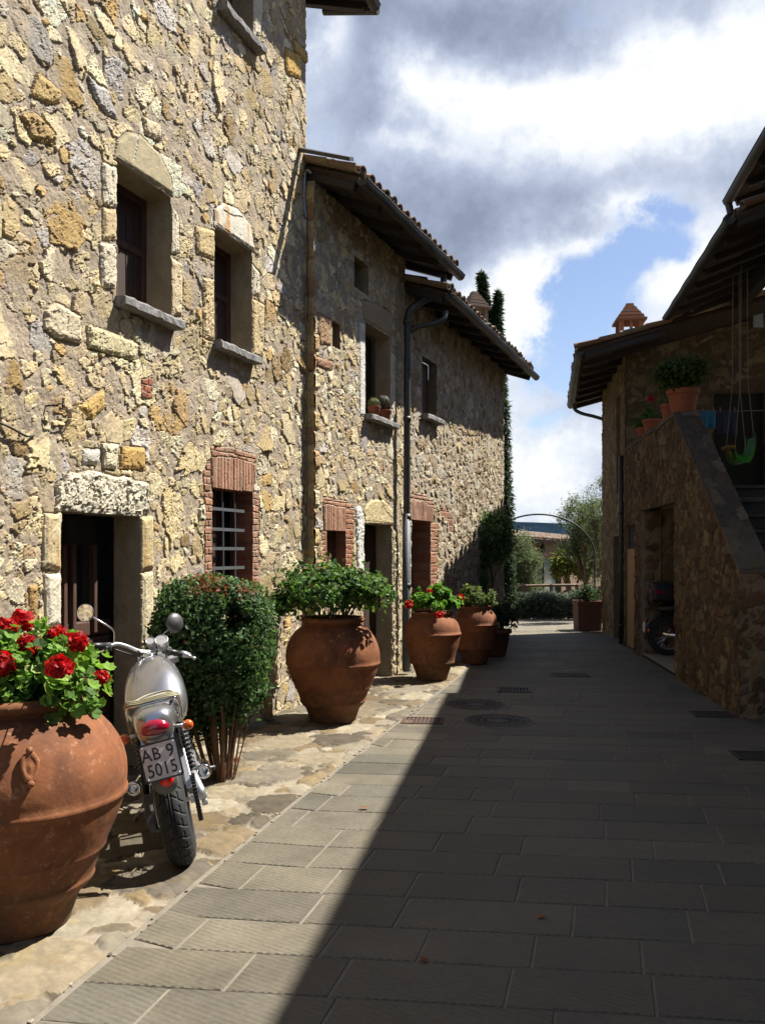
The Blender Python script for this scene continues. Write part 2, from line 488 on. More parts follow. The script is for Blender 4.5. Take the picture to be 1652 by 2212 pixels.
    csto = csto*(1-.35*sstep(.55, .75, vein)[..., None]*np.array((0, .12, .55))*(wl > .4)[..., None])
    mc = np.array(mcol if mcol is not None else MORTAR)
    cm = mc*(1+(fbm(X*4, Y*4, seed+15, 3)-.5)*.35+(fbm(X*60, Y*60, seed+16, 2)-.5)*.3)[..., None]
    C = csto*isS[..., None]+cm*(1-isS)[..., None]
    for si, sp in enumerate(specials):
        if sp.get('lab') and 'olab' not in sp:
            sp['olab'] = sp['lab']; sp['lab'] = sp['lab'] if sp.get('kind') == 'brick' else 100*(si+1)+sp['lab']
        P2 = np.array(sp['poly'], float)
        wob = sp.get('wob', .010)
        xx = X+(fbm(X*14, Y*14, seed+50, 3)-.5)*2*wob; zz = Y+(fbm(X*14+5, Y*14, seed+51, 3)-.5)*2*wob
        bb0, bb1 = P2.min(0)-.08, P2.max(0)+.08
        i0, i1 = np.searchsorted(S, (bb0[0], bb1[0])); j0, j1 = np.searchsorted(Z, (bb0[1], bb1[1]))
        sl = (slice(j0, j1), slice(i0, i1))
        if i0 >= i1 or j0 >= j1: continue
        sd = poly_sdf(xx[sl], zz[sl], P2)
        g = sp.get('gap', .012)
        hh = sp.get('h', .02); ro = sp.get('rough', .6)
        c0 = np.array(sp['col'])
        Xs, Ys = X[sl], Y[sl]
        if sp.get('kind') == 'brick':
            bw, bh = sp.get('bw', .13), sp.get('bh', .055)
            p0 = P2.min(0)
            u = Xs-p0[0]; v = Ys-p0[1]
            u = u+(fbm(Xs*9, Ys*9, seed+60, 2)-.5)*.012; v = v+(fbm(Xs*9+3, Ys*9, seed+61, 2)-.5)*.016
            if sp.get('vert'): u, v = v, u
            row = np.floor(v/bh).astype(int); u2 = u/bw+(row % 2)*.5*(0 if sp.get('vert') else 1)+_tab(5)[row & 255, 3]*.25
            cl = np.floor(u2).astype(int)
            fu = (u2-cl)*bw; fv = v-row*bh; jt = .006
            e = np.minimum(np.minimum(fu, bw-fu), np.minimum(fv, bh-fv))
            bm = sstep(jt*.4, jt*1.3, e)
            rv = _tab(77)[row & 255, cl & 255]; rw = _tab(78)[row & 255, cl & 255]
            hb = hh-.008+(rv-.5)*.006+fn[sl]*.006*ro-.008*(1-bm)
            cb = c0*(.75+.55*rw)[..., None]*(1+(vein[sl]-.5)[..., None]*.5)
            cb = cb*(1-.35*sstep(.5, .75, fbm(Xs*5, Ys*5, seed+63, 4))[..., None])+np.array((.40, .32, .24))*.35*sstep(.5, .75, fbm(Xs*5, Ys*5, seed+63, 4))[..., None]; cb = cb*bm[..., None]+np.array((.36, .27, .19))*(1-bm)[..., None]
        else:
            hb = hh+fac[sl]*ro+fn[sl]*.005*max(ro, .3)-.012*sstep(-.03, 0, sd)
            vv = vein[sl]
            cb = c0*(1+(r1[sl]-.5)[..., None]*.12*ro+(vv-.5)[..., None]*.25)
            if sp.get('stain'):
                stn = sstep(.5, .68, fbm(Xs*16+2, Ys*1.6+Xs*3, seed+70, 4))[..., None]
                cb = cb*(1-stn*.75)+np.array(sp['stain'])*stn*.75
            if sp.get('crack') is not None:
                cr = np.array(sp['crack'])
                cd = np.full(Xs.shape, 9.)
                for (a1, b1), (a2, b2) in zip(cr[:-1], cr[1:]):
                    ex, ez = a2-a1, b2-b1; tt = np.clip(((xx[sl]-a1)*ex+(zz[sl]-b1)*ez)/(ex*ex+ez*ez), 0, 1)
                    cd = np.minimum(cd, np.hypot(xx[sl]-a1-tt*ex, zz[sl]-b1-tt*ez))
                hb = hb-.006*(cd < .006)
                cb = np.where((cd < .009)[..., None], np.array(sp.get('crackcol', (.75, .72, .62))), cb)
        ins = sd < 0
        near = (sd >= 0) & (sd < g)
        Hsl = H[sl]; Csl = C[sl]; Lsl = LAB[sl]
        Hsl = np.where(ins, hb, np.where(near, Hm[sl]-.002, Hsl)); Csl = np.where(ins[..., None], cb, np.where(near[..., None], cm[sl], Csl))
        if sp.get('lab'): Lsl = np.where(ins, sp['lab'], Lsl)
        H[sl] = Hsl; C[sl] = Csl; LAB[sl] = Lsl
    # openings: keep the arris tidy
    keep = np.ones((len(Z)-1, len(S)-1), bool)
    for o in openings:
        a, b, c, d = o['r']
        i0, i1 = np.argmin(abs(S-a)), np.argmin(abs(S-b)); j0, j1 = np.argmin(abs(Z-c)), np.argmin(abs(Z-d))
        o['idx'] = (i0, i1, j0, j1); keep[j0:j1, i0:i1] = False
        nr = (X > a-.03) & (X < b+.03) & (Y > c-.03) & (Y < d+.03)
        H = np.where(nr, np.clip(H, .004, .022), H)
    Yc = Y.copy()
    if top is not None:
        tz_ = top(X); Yc = np.minimum(Y, tz_)
        keep &= (Y[:-1, :-1] < tz_[:-1, :-1]) | (Y[:-1, 1:] < tz_[:-1, 1:])
    C = np.clip(C*(wgain if wgain else 1.), .01, .85)
    if plane is None:
        V = wall.O+wall.d*X[..., None]+wall.n*H[..., None]+np.array([0, 0, 1.])*Yc[..., None]
    else: V = plane(X, Yc, H)
    nS = len(S)
    jj, ii = np.nonzero(keep)
    q = np.stack([jj*nS+ii, jj*nS+ii+1, (jj+1)*nS+ii+1, (jj+1)*nS+ii], 1)
    lab = LAB[jj, ii]
    Vf = V.reshape(-1, 3); Cf = C.reshape(-1, 3)
    res = {}
    def sub(nm, qq, par):
        used, inv = np.unique(qq, return_inverse=True)
        return mesh_obj(nm, Vf[used], inv.reshape(-1, 4), M[mat], par, flat, Cf[used])
    res[0] = sub(name, q[lab == 0], parent)
    res['quads'] = {int(l): q[lab == l] for l in np.unique(lab) if l}
    res['sub'] = sub
    # reveals
    res['rev'] = []
    for o in openings:
        i0, i1, j0, j1 = o['idx']; dep = o.get('depth', .21)
        loop = [(j0, i) for i in range(i0, i1)]+[(j, i1) for j in range(j0, j1)]+[(j1, i) for i in range(i1, i0, -1)]+[(j, i0) for j in range(j1, j0, -1)]
        L = np.array([V[j, i] for j, i in loop]); LB = np.array([wall.O+wall.d*S[i]+np.array([0, 0, Z[j]]) for j, i in loop])
        Lc = np.array([(S[i], Z[j]) for j, i in loop])
        K = max(3, int(dep/.018)); rows = [L]
        per = np.arange(len(loop))*step
        ctr = LB.mean(0)
        cdir = ctr-LB; cdir /= np.linalg.norm(cdir, axis=1, keepdims=True)
        for t in range(1, K+1):
            w = (fbm(per*12, np.full(len(per), t*.35), seed+90, 3)-.5)*.012
            rows.append(LB-wall.n*(dep*t/K)+cdir*w[:, None]-0*cdir)
        RV = np.concatenate(rows); nL = len(loop)
        fq = [(t*nL+k2, t*nL+(k2+1) % nL, (t+1)*nL+(k2+1) % nL, (t+1)*nL+k2) for t in range(K) for k2 in range(nL)]
        rc = np.array(o.get('col', reveal_col))
        per2 = np.tile(per, K+1); tt2 = np.repeat(np.arange(K+1), nL)*.06
        RC = rc*(.8+.4*fbm(per2*5, tt2*5, seed+91, 4))[:, None]
        if o.get('brick'):
            row = np.floor(per2/.062).astype(int); jn = (per2-row*.062) < .010
            RC = np.where(jn[:, None], np.array((.30, .21, .14)), RC*(.75+.5*_tab(33)[row & 255, 7])[:, None])
        res['rev'].append((RV, np.array(fq), RC))
    return res
def reveal(res, i, name, parent):
    RV, fq, RC = res['rev'][i]
    return mesh_obj(name, RV, fq, M['stone'], parent, True, RC)
# ---------------------------------------------------------------- camera, sun, sky
EXPO = 1.35
cam = bpy.data.cameras.new('camera'); co = bpy.data.objects.new('camera', cam); COL.objects.link(co)
co.location = (0, 0, EYE); co.rotation_euler = (math.pi/2, 0, 0)
cam.sensor_width = 36; cam.sensor_fit = 'AUTO'; cam.lens = F/H_*36
cam.shift_y = (HY-H_/2)/H_; cam.clip_start = .05; cam.clip_end = 6000
scene.camera = co
SUN = np.array([.60, .25, 1.0]); SUN /= np.linalg.norm(SUN)
sl = bpy.data.lights.new('sun', 'SUN'); sl.energy = 5.0; sl.angle = R(.53); sl.color = (1, .955, .87)
so = bpy.data.objects.new('sun', sl); COL.objects.link(so); so.location = (20, 8, 40)
so.rotation_euler = Vector(SUN).to_track_quat('Z', 'Y').to_euler()
vs = scene.view_settings
vs.view_transform = 'Standard'; vs.look = 'None'; vs.exposure = EXPO; vs.gamma = 1
vs.use_curve_mapping = False
w = bpy.data.worlds.new('World'); scene.world = w; w.use_nodes = True
nt = w.node_tree; nn = nt.nodes; ll = nt.links; bg = nn['Background']
def nd(kind, **kw):
    n = nn.new(kind)
    for k, v in kw.items(): setattr(n, k, v)
    return n
def mth(op, a, b=0., c=0., clamp=False):
    n = nd('ShaderNodeMath', operation=op); n.use_clamp = clamp
    for i, v in enumerate((a, b, c)):
        if isinstance(v, bpy.types.NodeSocket): ll.new(v, n.inputs[i])
        else: n.inputs[i].default_value = v
    return n.outputs[0]
sky = nd('ShaderNodeTexSky', sky_type='NISHITA'); sky.sun_disc = False
sky.sun_elevation = math.asin(SUN[2]); sky.sun_rotation = math.atan2(SUN[0], SUN[1])
sky.air_density = 1.0; sky.dust_density = .6; sky.ozone_density = 1.5
tc = nd('ShaderNodeTexCoord').outputs['Generated']
def wnoise(scale, det, rough, off=0., sz=1.):
    mp = nd('ShaderNodeMapping'); ll.new(tc, mp.inputs[0]); mp.inputs['Location'].default_value = (off, off*.7, 0)
    mp.inputs['Scale'].default_value = (1, 1, sz)
    n = nd('ShaderNodeTexNoise'); n.inputs['Scale'].default_value = scale; n.inputs['Detail'].default_value = det
    n.inputs['Roughness'].default_value = rough; ll.new(mp.outputs[0], n.inputs[0]); return n
nz = wnoise(3.2, 5, .55, 3.1); nz2 = wnoise(13, 9, .66, 9.); nz3 = wnoise(46, 8, .65, 4.)
sep = nd('ShaderNodeSeparateXYZ'); ll.new(tc, sep.inputs[0])
sN = nd('ShaderNodeSeparateColor'); ll.new(nz.outputs['Color'], sN.inputs[0])
sM = nd('ShaderNodeSeparateColor'); ll.new(nz2.outputs['Color'], sM.inputs[0])
az = mth('ARCTAN2', sep.outputs[0], sep.outputs[1]); el = mth('ARCSINE', sep.outputs[2])
az = mth('ADD', az, mth('ADD', mth('MULTIPLY', mth('SUBTRACT', sN.outputs[0], .5), .15), mth('MULTIPLY', mth('SUBTRACT', sM.outputs[0], .5), .055)))
el = mth('ADD', el, mth('ADD', mth('MULTIPLY', mth('SUBTRACT', sN.outputs[1], .5), .15), mth('MULTIPLY', mth('SUBTRACT', sM.outputs[1], .5), .055)))
def blobs(lst, base):
    acc = base
    for (px, py, rx, ry, wt) in lst:
        u = (px-CX)/F; v = (HY-py)/F
        a0 = math.atan(u); e0 = math.atan(v*math.cos(a0)); sa = rx/F; se = ry/F
        d = mth('ADD', mth('POWER', mth('MULTIPLY', mth('SUBTRACT', az, a0), 1/sa), 2.), mth('POWER', mth('MULTIPLY', mth('SUBTRACT', el, e0), 1/se), 2.))
        acc = mth('ADD', acc, mth('MULTIPLY', mth('EXPONENT', mth('MULTIPLY', d, -1.)), wt))
    return acc
# openings of blue between the clouds
blue = blobs([(1285, 655, 115, 70, 1.05), (1215, 770, 75, 65, .9), (1240, 800, 40, 60, .5), (1470, 475, 50, 28, .75), (1400, 560, 80, 60, .8), (1560, 560, 120, 40, .6), (1440, 650, 50, 40, -.5), (1530, 570, 40, 60, -.9),
              (1110, 640, 60, 60, -.6), (1190, 900, 45, 25, .55), (1160, 1090, 40, 20, .2), (690, 300, 50, 220, .10)], .0)
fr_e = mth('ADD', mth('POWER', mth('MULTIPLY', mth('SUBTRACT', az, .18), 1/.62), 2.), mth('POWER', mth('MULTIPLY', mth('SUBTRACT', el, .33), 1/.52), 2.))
blue = mth('ADD', blue, mth('MULTIPLY', mth('SUBTRACT', fr_e, .9, clamp=True), .78))  # clears the unseen sky overhead and behind to blue, lowering fill in the shade
blue = mth('ADD', blue, mth('ADD', mth('MULTIPLY', mth('SUBTRACT', nz2.outputs['Fac'], .5), 1.7), mth('MULTIPLY', mth('SUBTRACT', nz3.outputs['Fac'], .5), .8)))
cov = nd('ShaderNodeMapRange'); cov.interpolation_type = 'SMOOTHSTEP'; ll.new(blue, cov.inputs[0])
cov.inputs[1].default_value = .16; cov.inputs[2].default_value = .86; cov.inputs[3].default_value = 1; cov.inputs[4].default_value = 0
# light and shaded bodies of the cloud deck
lum = blobs([(930, 30, 260, 85, -.50), (1260, -20, 160, 70, -.35), (780, 200, 45, 150, -.25), (1000, 510, 260, 100, -.48), (1330, 400, 260, 60, -.28), (760, 330, 100, 60, -.22),
             (1520, 470, 120, 50, .12), (960, 600, 130, 30, -.3), (1060, 300, 260, 70, .10), (720, 110, 40, 70, .5), (1480, 170, 260, 110, .75), (1090, 185, 170, 55, .5), (900, 190, 50, 50, .3),
             (900, 365, 150, 25, .25), (1140, 660, 110, 90, .75), (1160, 990, 150, 110, .45), (1180, 900, 60, 30, -.18), (1500, 640, 140, 90, .6), (1390, 470, 60, 50, .4), (1290, 560, 80, 25, .4)], .60)
lum = mth('ADD', lum, mth('ADD', mth('MULTIPLY', mth('SUBTRACT', nz2.outputs['Fac'], .5), .85), mth('MULTIPLY', mth('SUBTRACT', nz3.outputs['Fac'], .5), .35)))
lum = mth('ADD', lum, mth('MULTIPLY', mth('SUBTRACT', nz.outputs['Fac'], .5), .5), clamp=True)
ramp = nd('ShaderNodeValToRGB'); ll.new(lum, ramp.inputs[0])
k = 2**-EXPO
els = ramp.color_ramp.elements
els[0].position = 0.02; els[0].color = (.285*k, .335*k, .455*k, 1)
els[1].position = 1; els[1].color = (1.02*k, 1.04*k, 1.06*k, 1)
e = els.new(.35); e.color = (.42*k, .49*k, .64*k, 1)
e = els.new(.65); e.color = (.62*k, .69*k, .84*k, 1)
e = els.new(.85); e.color = (.86*k, .91*k, .99*k, 1)
ssc = nd('ShaderNodeVectorMath', operation='SCALE'); ll.new(sky.outputs[0], ssc.inputs[0]); ssc.inputs['Scale'].default_value = .066
tint = nd('ShaderNodeVectorMath', operation='MULTIPLY'); ll.new(ssc.outputs[0], tint.inputs[0]); tint.inputs[1].default_value = (.95, .90, .93)
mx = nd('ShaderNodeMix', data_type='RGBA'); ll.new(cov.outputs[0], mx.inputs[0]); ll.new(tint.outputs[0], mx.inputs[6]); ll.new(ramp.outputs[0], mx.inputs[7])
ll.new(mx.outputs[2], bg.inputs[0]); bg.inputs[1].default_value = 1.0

# ---------------------------------------------------------------- roofs
def roof(par, e0, e1, up, slope, run, over=.0, seed=1, th=.05, tile_sp=.20, gutter=True, rafters=True, gut_ext=(0, 0), chimney=None, name='roof', gr=.062, tback=0.):
    """e0,e1: ends of the eave (lower front edge); up: horizontal unit vector pointing up the slope"""
    rs = np.random.RandomState(seed)
    e0 = np.array(e0, float); e1 = np.array(e1, float); up = np.array([up[0], up[1], 0.]); up /= np.linalg.norm(up)
    sv = up*math.cos(slope)+np.array([0, 0, math.sin(slope)])
    ed = e1-e0; L = np.linalg.norm(ed); ed = ed/L; nv = np.cross(ed, sv); nv *= np.sign(nv[2])
    tl = MB()
    # cover and pan tiles
    n = int(L/tile_sp); sp = L/n; seg = .36; ns = int(run/seg)
    cols = [(.30, .17, .11), (.34, .21, .14), (.25, .16, .12), (.32, .25, .18), (.28, .24, .19), (.36, .25, .17)]
    for i in range(n):
        for cover in (0, 1):
            for j in range(ns):
                c = e0+ed*(sp*(i+(.5 if cover else 0.)))+sv*(seg*j-.07+tback+rs.uniform(-.02, .02))+nv*(th+(.055 if cover else .02)+rs.uniform(-.006, .01))
                cc = np.array(cols[rs.randint(len(cols))])*rs.uniform(.7, 1.15)
                loops = []
                for t, rr, lift in ((0, .085, .018), (1, .068, 0.)):
                    o = []
                    for side in (0, 1):
                        r2 = rr-(.014 if side else 0)
                        for q in range(7):
                            a = math.pi*(q if not side else 6-q)/6
                            o.append(c+sv*(seg*1.12*t)+nv*(lift+(1 if cover else -1)*r2*math.sin(a)*.75+(0 if cover else .05))+ed*(r2*math.cos(a)+rs.uniform(-.002, .002)))
                    loops.append(o)
                tl.loft(loops, col=cc)
    rf = tl.build(name, M['tile'], par, False, col=True)
    sf = MB()
    a, b = e0-ed*0, e1
    v = [a, b, b+sv*run, a+sv*run]; v = v+[p+nv*th for p in v]
    sf.add(v, [(0, 3, 2, 1), (4, 5, 6, 7), (0, 1, 5, 4), (1, 2, 6, 5), (2, 3, 7, 6), (3, 0, 4, 7)])
    # flat soffit bricks
    nb = int(L/.31)
    for i in range(nb):
        for j in range(3):
            c = e0+ed*(L*(i+.5)/nb)+sv*(.1+.17*j)-nv*(.006+rs.uniform(0, .004))
            sf.box(c, (L/nb-.012, .155, .02), np.array([ed, sv, nv]).T)
    sf.build('soffit', M['soffit'], rf)
    if rafters:
        nr = max(2, int(L/.55))
        for i in range(nr+1):
            c = e0+ed*(.06+(L-.12)*i/nr)-nv*.05
            m = MB(); m.beam(c+sv*.03, c+sv*(min(run, 1.3)), .085, .09, up=nv)
            m.build('rafter', M['beam'], rf, bevel=.006)
    if gutter:
        g = MB(); a = e0-ed*gut_ext[0]-sv*.045; b = e1+ed*gut_ext[1]-sv*.045
        K = 9; o = []; r = gr
        for side in (0, 1):
            rr = r-(.006 if side else 0)
            for q in range(K):
                an = math.pi+math.pi*(q if not side else K-1-q)/(K-1)
                o.append(up*math.cos(an)*rr+np.array([0, 0, math.sin(an)*rr+.015]))
        m2 = 24
        g.loft([[a+(b-a)*(t/m2)+p+np.array([0, 0, -.006*math.sin(t*1.3)]) for p in o] for t in range(m2+1)])
        g.tube([a+(b-a)*(t/m2)-up*r+np.array([0, 0, .018-.006*math.sin(t*1.3)]) for t in range(m2+1)], .009, 6)
        for s_ in (a, b):
            g.add([s_+p for p in o[:K]], [tuple(range(K))])
        g.build('gutter', M['gutter'], par)
    return rf
def closed_body(par, pts, z, mat='stone', col=(.42, .35, .25), name='rear_wall'):
    """the unseen sides of a building: a vertical sheet through pts"""
    m = MB(); n = len(pts); pts = [np.array([p[0], p[1], 0.]) for p in pts]
    zz = z if isinstance(z, (list, tuple)) else [z]*n
    for i in range(n-1):
        K = 1
        m.add([pts[i], pts[i+1], pts[i+1]+np.array([0, 0, zz[i+1]]), pts[i]+np.array([0, 0, zz[i]])], [(0, 1, 2, 3)], col)
    return m.build(name, M[mat], par, col=True)

# ================================================================ LEFT: the tall house
D1 = np.array([.359, 1.0]); W1 = Wall((-.786, 8.885), D1)           # s = 0 at the far corner, negative toward the camera
b1 = thing('stone_house', 'tall cream rubble stone house on the left with shuttered windows and a dark doorway', 'house', (-1.9, 6, 0))
r1 = W1.rect
op1 = [dict(n='window', r=r1(250, 368, 386, 668), depth=.22), dict(n='window', r=r1(462, 543, 517, 756), depth=.22),
       dict(n='window', r=(W1.sz(470)[0], W1.sz(546)[0], 6.13, 7.6), depth=.22),
       dict(n='door', r=(W1.sz(130)[0], W1.sz(302)[0], 0.0, 1.815), depth=.22),
       dict(n='window', r=(W1.sz(457)[0], W1.sz(545)[0], W1.sz(500, 1272)[1], W1.sz(500, 1058)[1]), depth=.16, brick=True, col=(.34, .13, .075))]
pp = W1.poly
cream = (.70, .62, .46); ochre = (.60, .46, .26)
sp1 = [dict(poly=pp([(244, 342), (252, 305), (275, 285), (302, 293), (340, 330), (368, 385), (373, 424)]), col=(.50, .42, .26), h=.024, rough=.12, lab=1, crack=pp([(292, 210), (300, 262), (293, 300), (285, 345)]), crackcol=(.66, .62, .52), wob=.004),
       dict(poly=pp([(218, 350), (250, 362), (250, 450), (220, 440)]), col=cream, h=.024, rough=.7, lab=2), dict(poly=pp([(219, 448), (250, 455), (250, 520), (221, 518)]), col=ochre, h=.02, rough=.4, lab=2),
       dict(poly=pp([(214, 524), (250, 530), (250, 624), (216, 618)]), col=cream, h=.024, rough=.8, lab=2),
       dict(poly=pp([(366, 436), (384, 470), (384, 548), (366, 545)]), col=cream, h=.024, rough=.6, lab=2), dict(poly=pp([(366, 556), (392, 570), (391, 684), (366, 680)]), col=(.66, .54, .34), h=.024, rough=.5, lab=2),
       dict(poly=pp([(460, 488), (462, 452), (480, 438), (512, 452), (538, 485), (549, 545)]), col=(.78, .73, .60), h=.026, rough=.22, lab=3, wob=.004, stain=(.62, .30, .06), crack=pp([(478, 455), (500, 468), (520, 470)]), crackcol=(.5, .42, .3)),
       dict(poly=pp([(421, 487), (462, 500), (462, 563), (424, 548)]), col=(.60, .46, .24), h=.022, rough=.5, lab=4), dict(poly=pp([(436, 600), (461, 606), (461, 735), (438, 728)]), col=ochre, h=.02, rough=1., lab=4),
       dict(poly=pp([(543, 570), (560, 590), (560, 640), (543, 636)]), col=cream, h=.02, rough=.6, lab=4), dict(poly=pp([(543, 645), (570, 660), (566, 775), (543, 768)]), col=(.60, .47, .26), h=.022, rough=.6, lab=4),
       dict(poly=pp([(546, -40), (568, -20), (562, 75), (546, 78)]), col=cream, h=.02, rough=.5, lab=5),
       dict(poly=pp([(118, 1104), (120, 1052), (148, 1022), (200, 1018), (262, 1030), (322, 1046), (320, 1108), (302, 1116)]), col=(.66, .60, .46), h=.026, rough=1.5, lab=6, wob=.016),
       dict(poly=pp([(95, 1110), (129, 1108), (129, 1232), (90, 1226)]), col=(.66, .56, .36), h=.026, rough=.35, lab=7, stain=(.55, .36, .14)), dict(poly=pp([(94, 1238), (129, 1240), (129, 1350), (97, 1356)]), col=(.74, .67, .52), h=.026, rough=.35, lab=7),
       dict(poly=pp([(92, 1366), (129, 1362), (129, 1640), (92, 1640)]), col=(.66, .56, .38), h=.026, rough=.35, lab=7),
       dict(poly=pp([(303, 1117), (328, 1114), (330, 1228), (303, 1232)]), col=(.62, .50, .28), h=.026, rough=.3, lab=7, stain=(.55, .32, .10)), dict(poly=pp([(303, 1238), (328, 1236), (330, 1400), (303, 1400)]), col=(.66, .56, .36), h=.026, rough=.4, lab=7),
       dict(poly=pp([(303, 1408), (330, 1408), (330, 1620), (303, 1630)]), col=(.62, .53, .36), h=.026, rough=.4, lab=7),
       dict(poly=pp([(262, 965), (312, 968), (310, 1015), (260, 1012)]), col=(.56, .36, .12), h=.024, rough=.5),
       dict(poly=pp([(168, 880), (222, 838), (226, 880), (196, 905)]), col=(.62, .42, .15), h=.024, rough=.6),
       dict(poly=pp([(219, 960), (255, 962), (250, 1015), (222, 1010)]), col=(.74, .66, .46), h=.026, rough=.8), dict(poly=pp([(176, 970), (214, 972), (212, 1005), (176, 1003)]), col=(.58, .54, .47), h=.022, rough=.6),
       dict(poly=pp([(62, 1262), (80, 1264), (80, 1352), (64, 1350)]), col=(.42, .27, .10), h=.02, rough=.8),
       dict(poly=pp([(306, 822), (330, 815), (326, 860), (304, 860)]), col=(.38, .13, .07), h=.018, rough=.5, kind='brick', bw=.09),
       dict(poly=pp([(614, 104), (646, 120), (648, 172), (618, 158)]), col=(.60, .38, .10), h=.026, rough=.5), dict(poly=pp([(632, 84), (667, 118), (667, 145), (634, 108)]), col=(.55, .36, .12), h=.026, rough=.5),
       dict(poly=pp([(186, 160), (205, 180), (232, 196), (252, 258), (228, 246), (200, 208)]), col=(.52, .49, .44), h=.026, rough=.5), dict(poly=pp([(305, 252), (345, 268), (346, 305), (312, 290)]), col=(.68, .56, .36), h=.026, rough=.6),
       dict(poly=pp([(95, 672), (118, 652), (170, 685), (174, 742), (120, 730), (94, 712)]), col=(.68, .58, .40), h=.028, rough=.6),
       dict(poly=pp([(185, 700), (232, 716), (300, 745), (288, 778), (190, 752)]), col=(.64, .56, .34), h=.026, rough=.8),
       dict(poly=pp([(64, 205), (82, 155), (130, 198), (132, 222), (104, 226)]), col=(.56, .40, .17), h=.026, rough=.9), dict(poly=pp([(40, 250), (70, 238), (118, 290), (110, 315), (66, 300)]), col=(.44, .31, .14), h=.024, rough=1.4),
       dict(poly=pp([(442, 1058), (457, 1056), (457, 1275), (442, 1270)]), kind='brick', col=(.42, .215, .135), h=.018, bw=.12, bh=.058, lab=8, rough=.7), dict(poly=pp([(545, 1062), (558, 1064), (558, 1272), (545, 1272)]), kind='brick', col=(.42, .215, .135), h=.018, bw=.12, bh=.058, lab=8, rough=.7),
       dict(poly=pp([(440, 1020), (457, 985), (457, 1060), (440, 1060)]), kind='brick', col=(.41, .21, .13), h=.016, bw=.12, bh=.058, lab=8),
       dict(poly=pp([(455, 985), (456, 1055), (547, 1063), (551, 1000), (500, 984)]), kind='brick', vert=True, col=(.45, .235, .15), h=.022, bw=.5, bh=.052, lab=8, rough=.6, wob=.004),
       dict(poly=pp([(455, 984), (455, 966), (500, 968), (552, 985), (551, 1000), (500, 985)]), kind='brick', col=(.41, .205, .125), h=.018, bw=.16, bh=.05, lab=8)]
cls1 = [(.13, .18, 90, .93), (.09, .13, 900, .88), (.055, .09, 2600, .85), (.035, .055, 6000, .84), (.018, .035, 9000, .84)]
s_near = W1.sY(4.45)
res1 = rubble('wall', W1, W1.sY(.2), 0.0, 0.0, 8.1,   .009, b1, 101, cls1, op1, sp1, coarse=(s_near, .035))
# stitched openings: each window or door carries its lintel, jambs and sill
LABN = {1: 'lintel', 2: 'jamb', 3: 'lintel', 4: 'jamb', 5: 'jamb', 6: 'lintel', 7: 'jamb', 8: 'brick_surround'}
own = {1: 0, 2: 0, 3: 1, 4: 1, 5: 2, 6: 3, 7: 3, 8: 4}
wins = [reveal(res1, i, 'window' if i != 3 else 'doorway', b1) for i in range(5)]
wins[0]['label'] = 'upper window with a cracked brown arched lintel'; wins[1]['label'] = 'upper window with a white arched lintel'
wins[2]['label'] = 'topmost window above a grey sill'; wins[3]['label'] = 'dark doorway under a rough white lintel'; wins[4]['label'] = 'barred window framed in red brick'
for l, q in res1['quads'].items(): res1['sub'](LABN[l % 100], q, wins[own[l % 100]])
def pane(wall, o, dep, name, mat, par, inset=.0, zs=None):
    a, b, c, d = o['r']; z0, z1 = (c, d) if zs is None else zs
    m = MB(); p = [wall.pt(a-.02, z0, -dep), wall.pt(b+.02, z0, -dep), wall.pt(b+.02, z1, -dep), wall.pt(a-.02, z1, -dep)]
    p = p+[x-wall.n*.03 for x in p]
    m.add(p, [(0, 1, 2, 3), (7, 6, 5, 4), (0, 4, 5, 1), (1, 5, 6, 2), (2, 6, 7, 3), (3, 7, 4, 0)])
    return m.build(name, M[mat], par)
def planks(wall, s0, s1, z0, z1, dep, n, vertical, name, mat, par, gap=.008, th=.03, bev=.006):
    m = MB(); rot = np.array([wall.d, wall.n, (0, 0, 1)]).T
    for i in range(n):
        if vertical:
            a = s0+(s1-s0)*i/n; b = s0+(s1-s0)*(i+1)/n; m.box(wall.pt((a+b)/2, (z0+z1)/2, -dep), (b-a-gap, th, z1-z0), rot)
        else:
            a = z0+(z1-z0)*i/n; b = z0+(z1-z0)*(i+1)/n; m.box(wall.pt((s0+s1)/2, (a+b)/2, -dep), (s1-s0, th, b-a-gap), rot)
    return m.build(name, M[mat], par, bevel=bev)
def sillstone(wall, s0, s1, z, par, out=.10, th=.075, seed=1):
    rs = np.random.RandomState(seed); n = 14; loops = []
    for i in range(n+1):
        s = s0+(s1-s0)*i/n; j = rs.uniform(-.006, .006, 6); o = out+rs.uniform(-.012, .006)
        loops.append([wall.pt(s, z+j[0], -.05), wall.pt(s, z+j[1], o-.015), wall.pt(s, z-.015+j[2], o), wall.pt(s, z-th+.012+j[3], o+j[4]), wall.pt(s, z-th+j[5], o-.02), wall.pt(s, z-th, -.05)])
    m = MB(); m.loft(loops); return m.build('sill', M['sill'], par)
for i in (0, 1, 2):
    o = op1[i]; a, b, c, d = o['r']
    pane(W1, o, .27, 'pane', 'glass', wins[i]); L = b-a
    rot = np.array([W1.d, W1.n, (0, 0, 1)]).T
    fr = MB()
    for s in (a+.02, b-.02): fr.box(W1.pt(s, (c+d)/2, -.235), (.05, .05, d-c), rot)
    for z in (c+.025, d-.025, c+(d-c)*.55): fr.box(W1.pt((a+b)/2, z, -.236), (L, .045, .05), rot)
    fr.build('frame', M['wood'], wins[i], bevel=.005)
    planks(W1, a+.03, a+.03+L*.44, c+.04, d-.04, .225, 4, True, 'shutter', 'wood', wins[i])
    planks(W1, a+.04+L*.44, b-.03, c+.04, d-.04, .245, 3, True, 'shutter', 'shutter', wins[i])
sillstone(W1, op1[0]['r'][0]-.01, op1[0]['r'][1]+.05, op1[0]['r'][2]+.01, wins[0], seed=2)
